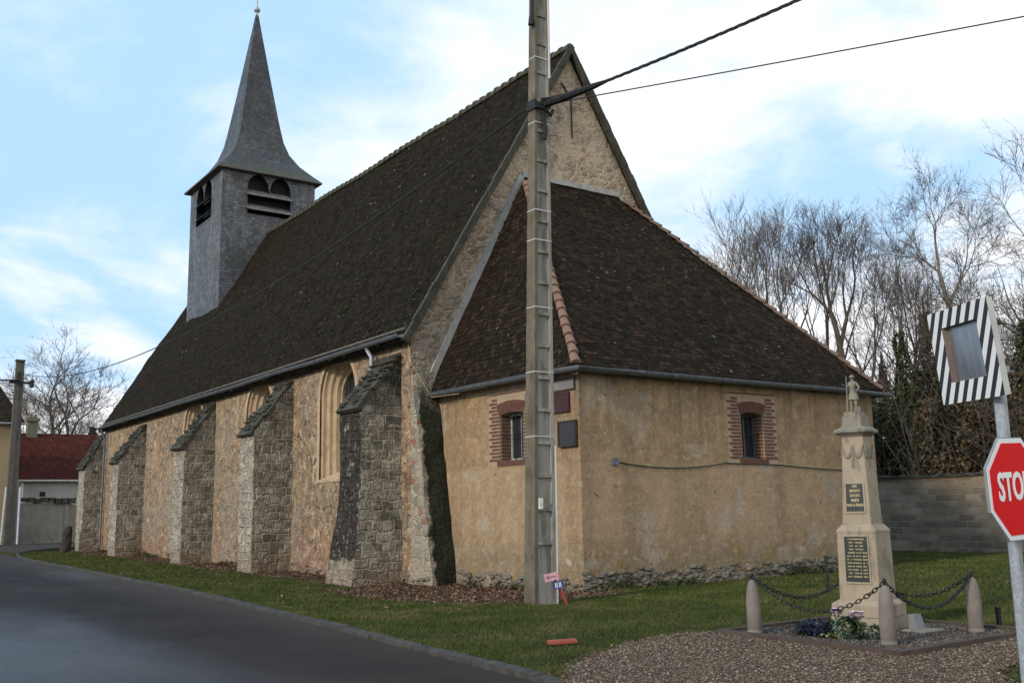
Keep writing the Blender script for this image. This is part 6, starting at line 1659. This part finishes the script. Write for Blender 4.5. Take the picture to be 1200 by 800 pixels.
def tree(nm, px, d, ytop, label, cat='tree', group='bare trees beyond the block wall', rz=0, lean=0, wid=1.0):
    p = rays(px, d); zt = 1.6+((400+(ytop-400)*1.0)*0 + (1158.6*math.tan(_pitch)+400-ytop))*d*1.0/1158.6
    mt_, mc, H = KINDS[nm]; s_ = zt/H
    o = empty('bare_tree', (p.x, p.y, -.3), label, cat, group, rz); o.scale = (s_*wid, s_*wid, s_); o.rotation_euler = (lean, 0, rz)
    for n_, me in (('trunk', mt_), ('crown', mc)):
        c = bpy.data.objects.new(n_, me); col.objects.link(c); c.parent = o
    return o
tree('broad', 1108, 52, 165, 'tall pale single-trunked bare tree rising straight above the traffic mirror', rz=1.0, wid=.95)
tree('upright', 992, 50, 205, 'upright bare tree with a fanned top above the right end of the annex roof', rz=.4, wid=1.1)
tree('clump', 925, 54, 226, 'many-stemmed bare tree clump over the middle of the annex roof edge', rz=.9, wid=1.1)
tree('clumpb', 885, 60, 215, 'many-stemmed bare tree with tall thin leaders, second clump from the church gable', rz=2.2, wid=.9)
tree('clump', 848, 66, 262, 'short bushy bare tree nearest the church gable over the annex roof', rz=4.0, wid=1.2)
tree('clumpb', 808, 72, 285, 'low bare tree top just peeping over the annex roof beside the gable', rz=.2, wid=1.2)
tree('clumpb', 1042, 50, 240, 'slender bare tree behind the statue between the dense tree and the pale tree', rz=5.2, wid=.8)
tree('upright', 1066, 60, 288, 'thin bare tree left of the pale single-trunked tree, partly covered by its branches', rz=3.3, wid=.8)
tree('arching', 1232, 46, 130, 'big arching bare tree leaning in from the right edge of the view', rz=2.9, wid=1.0)
tree('round', 1178, 58, 300, 'rounded bare tree behind the traffic mirror at the right', rz=.7, wid=.8)
tree('arching', 1150, 64, 318, 'low spreading bare tree directly behind the traffic mirror', rz=1.7, wid=.9)
tree('round', 1250, 52, 230, 'bare tree outside the right edge whose twigs reach into view', rz=1.9)
tree('round', 66, 92, 372, 'large rounded bare tree rising behind the red roofed barn', group='bare trees behind the barn', rz=.4, wid=1.25)
tree('clumpb', 34, 95, 425, 'smaller forked bare tree left of the large one, beside the cream house roof', group='bare trees behind the barn', rz=1.4, wid=1.1)
tree('arching', 96, 104, 432, 'low spreading bare tree between the barn roof and the church', group='bare trees behind the barn', rz=2.4, wid=1.1)
tree('clump', 130, 110, 470, 'faint low bare tree at the corner of the church roof', group='bare trees behind the barn', rz=.3, wid=1.2)

# leafy masses: ivy sleeves on trunks and brush behind the wall
def ivy_tree(px, d, ytop, label, w_=.8):
    p = rays(px, d); zt = 1.6+(1158.6*math.tan(_pitch)+400-ytop)*d/1158.6
    o = empty('ivy_clad_tree', (p.x, p.y, -.3), label, 'tree', 'ivy-clad trunks beyond the block wall')
    sd_ = int(px); rr = random.Random(sd_); m = MB(); P = [Vector((0,0,0))]
    for i in range(8): P.append(P[-1]+Vector((rr.gauss(0,.12), rr.gauss(0,.12), zt*1.08/8)))
    m.tube(P, [.16*(1-.085*i) for i in range(9)], 7)
    for i in range(9):
        q = P[min(8, 3+i//2)]; a = rr.uniform(0,6.28); L = rr.uniform(1.2,2.6); m.tube([q, q+Vector((math.cos(a)*L*.5, math.sin(a)*L*.5, L*.5)), q+Vector((math.cos(a)*L*.8, math.sin(a)*L*.8, L*1.2))], [.04,.028,.012], 5)
    t = mk('trunk', m.v, m.f, M_bark, o, True)
    n = int(zt*430); z = rng.uniform(.0, 1, n)**1.1*zt; idx = np.clip(z/(zt*1.08)*8, 0, 7.99); i0 = idx.astype(int); fr_ = idx-i0; PA = np.array([tuple(q) for q in P])
    c = PA[i0]*(1-fr_)[:, None]+PA[i0+1]*fr_[:, None]; a = rng.uniform(0, 6.28, n)
    lump = np.array([mnoise.noise((math.cos(q)*1.2, math.sin(q)*1.2, zz_*.8+sd_)) for q, zz_ in zip(a, z)])
    rr_ = w_*(1.05-.75*z/zt)*(.55+.8*np.clip(lump+.35, 0, 1))*rng.uniform(.35, 1, n)**.5
    C = c+np.column_stack([np.cos(a)*rr_, np.sin(a)*rr_, rng.normal(0, .08, n)])
    leafcloud('ivy', C, None, .10, M_ivy, o); return o
for px, d, yt, lb, w_ in ((1050, 46, 392, 'ivy-covered trunk just right of the annex corner', .9), (1076, 50, 372, 'ivy-covered trunk between the annex corner and the traffic mirror', .85), (1100, 46, 415, 'thick ivy-covered trunk under the left edge of the traffic mirror', 1.0),
                      (1128, 52, 400, 'ivy-covered trunk directly below the traffic mirror', 1.0), (1160, 46, 430, 'ivy-covered trunk behind the stop sign post', .9), (1196, 44, 380, 'tall ivy-covered trunk at the right edge of the view', 1.2), (1030, 54, 430, 'ivy-covered trunk half hidden by the annex gutter corner', .8)):
    ivy_tree(px, d, yt, lb, w_)
def brush(px, d, ytop, wpx, label, mat, n=14000):
    p = rays(px, d); zt = 1.6+(1158.6*math.tan(_pitch)+400-ytop)*d/1158.6; rw = wpx*d/1158.6/2
    o = empty('thicket_bush', (p.x, p.y, -.3), label, 'bush', 'bushes of the thicket beyond the block wall')
    sd_ = int(px*7); rr = random.Random(sd_); m = MB()
    for i in range(20):
        a = rr.uniform(0,6.28); q = rr.random()**.5*rw*.6; b_ = Vector((math.cos(a)*q, math.sin(a)*q, 0)); L = zt*rr.uniform(.6,1.12); dr = Vector((math.cos(a)*rr.uniform(.0,.6), math.sin(a)*rr.uniform(0,.6), 1)).normalized()
        P = [b_]; d_ = dr
        for k in range(5): d_ = (d_+Vector((rr.gauss(0,.15), rr.gauss(0,.15), -.03))).normalized(); P.append(P[-1]+d_*L/5)
        m.tube(P, [.045,.038,.03,.022,.015,.01], 4)
        for k in range(7):
            q = P[2+k % 4]; dd = (d_+Vector((rr.gauss(0,.6), rr.gauss(0,.6), rr.gauss(0,.3)))).normalized(); m.tube([q, q+dd*L*.14, q+dd*L*.26+Vector((0,0,.1))], [.016,.012,.008], 3)
    mk('stems', m.v, m.f, M_twig, o, True)
    C = []; 
    while len(C) < n:
        x, y, z = rng.uniform(-1, 1, 3)
        if x*x+y*y > 1: continue
        zz_ = (z+1)/2; lim = 1-max(0, zz_-.35)*.9
        nn_ = mnoise.noise((x*1.8+sd_, y*1.8, zz_*2.6))+.5*mnoise.noise((x*4+sd_, y*4, zz_*6))
        if x*x+y*y < lim and nn_ > -.12+.25*zz_: C.append((x*rw, y*rw, zz_*zt))
    leafcloud('leaves', np.array(C), None, .10, mat, o)
for px, d, yt, wp, lb, mt_ in ((1045, 42, 455, 74, 'dark thicket bush beside the annex corner above the wall', M_ivy), (1095, 40, 470, 84, 'dark brown thicket bush above the wall below the mirror left side', M_brush), (1140, 41, 462, 80, 'brown thicket bush above the wall left of the stop sign', M_brush),
                       (1185, 40, 440, 80, 'brown-green thicket bush directly behind the stop sign', M_brush), (1232, 39, 420, 84, 'tall thicket bush cut by the right edge of the view', M_ivy), (1118, 48, 440, 90, 'taller ivy-green thicket bush in the second row behind the mirror', M_ivy), (1068, 50, 440, 80, 'taller green thicket bush in the second row near the annex corner', M_ivy), (1168, 50, 425, 90, 'taller brown thicket bush in the second row behind the stop sign', M_brush), (1010, 46, 470, 70, 'thicket bush mostly hidden behind the annex', M_ivy)):
    brush(px, d, yt, wp, lb, mt_)
p = rays(114, 100); 
def evergreen(px, d, ytop):
    p = rays(px, d); zt = 1.6+(1158.6*math.tan(_pitch)+400-ytop)*d/1158.6; o = empty('evergreen_tree', (p.x, p.y, -.3), 'small dark evergreen showing between the barn roof and the church eave', 'tree')
    m = MB(); m.tube([(0,0,0),(0,0,zt*.9)], [.25,.05], 7); mk('trunk', m.v, m.f, M_bark, o)
    n = 5000; z = rng.random(n); r = (1-z)*3.0*rng.random(n)**.4+.1; a = rng.uniform(0, 6.28, n); leafcloud('crown', np.column_stack([r*np.cos(a), r*np.sin(a), 1.5+z*(zt-1.5)]), None, .22, M_ivy, o)
evergreen(114, 100, 492)
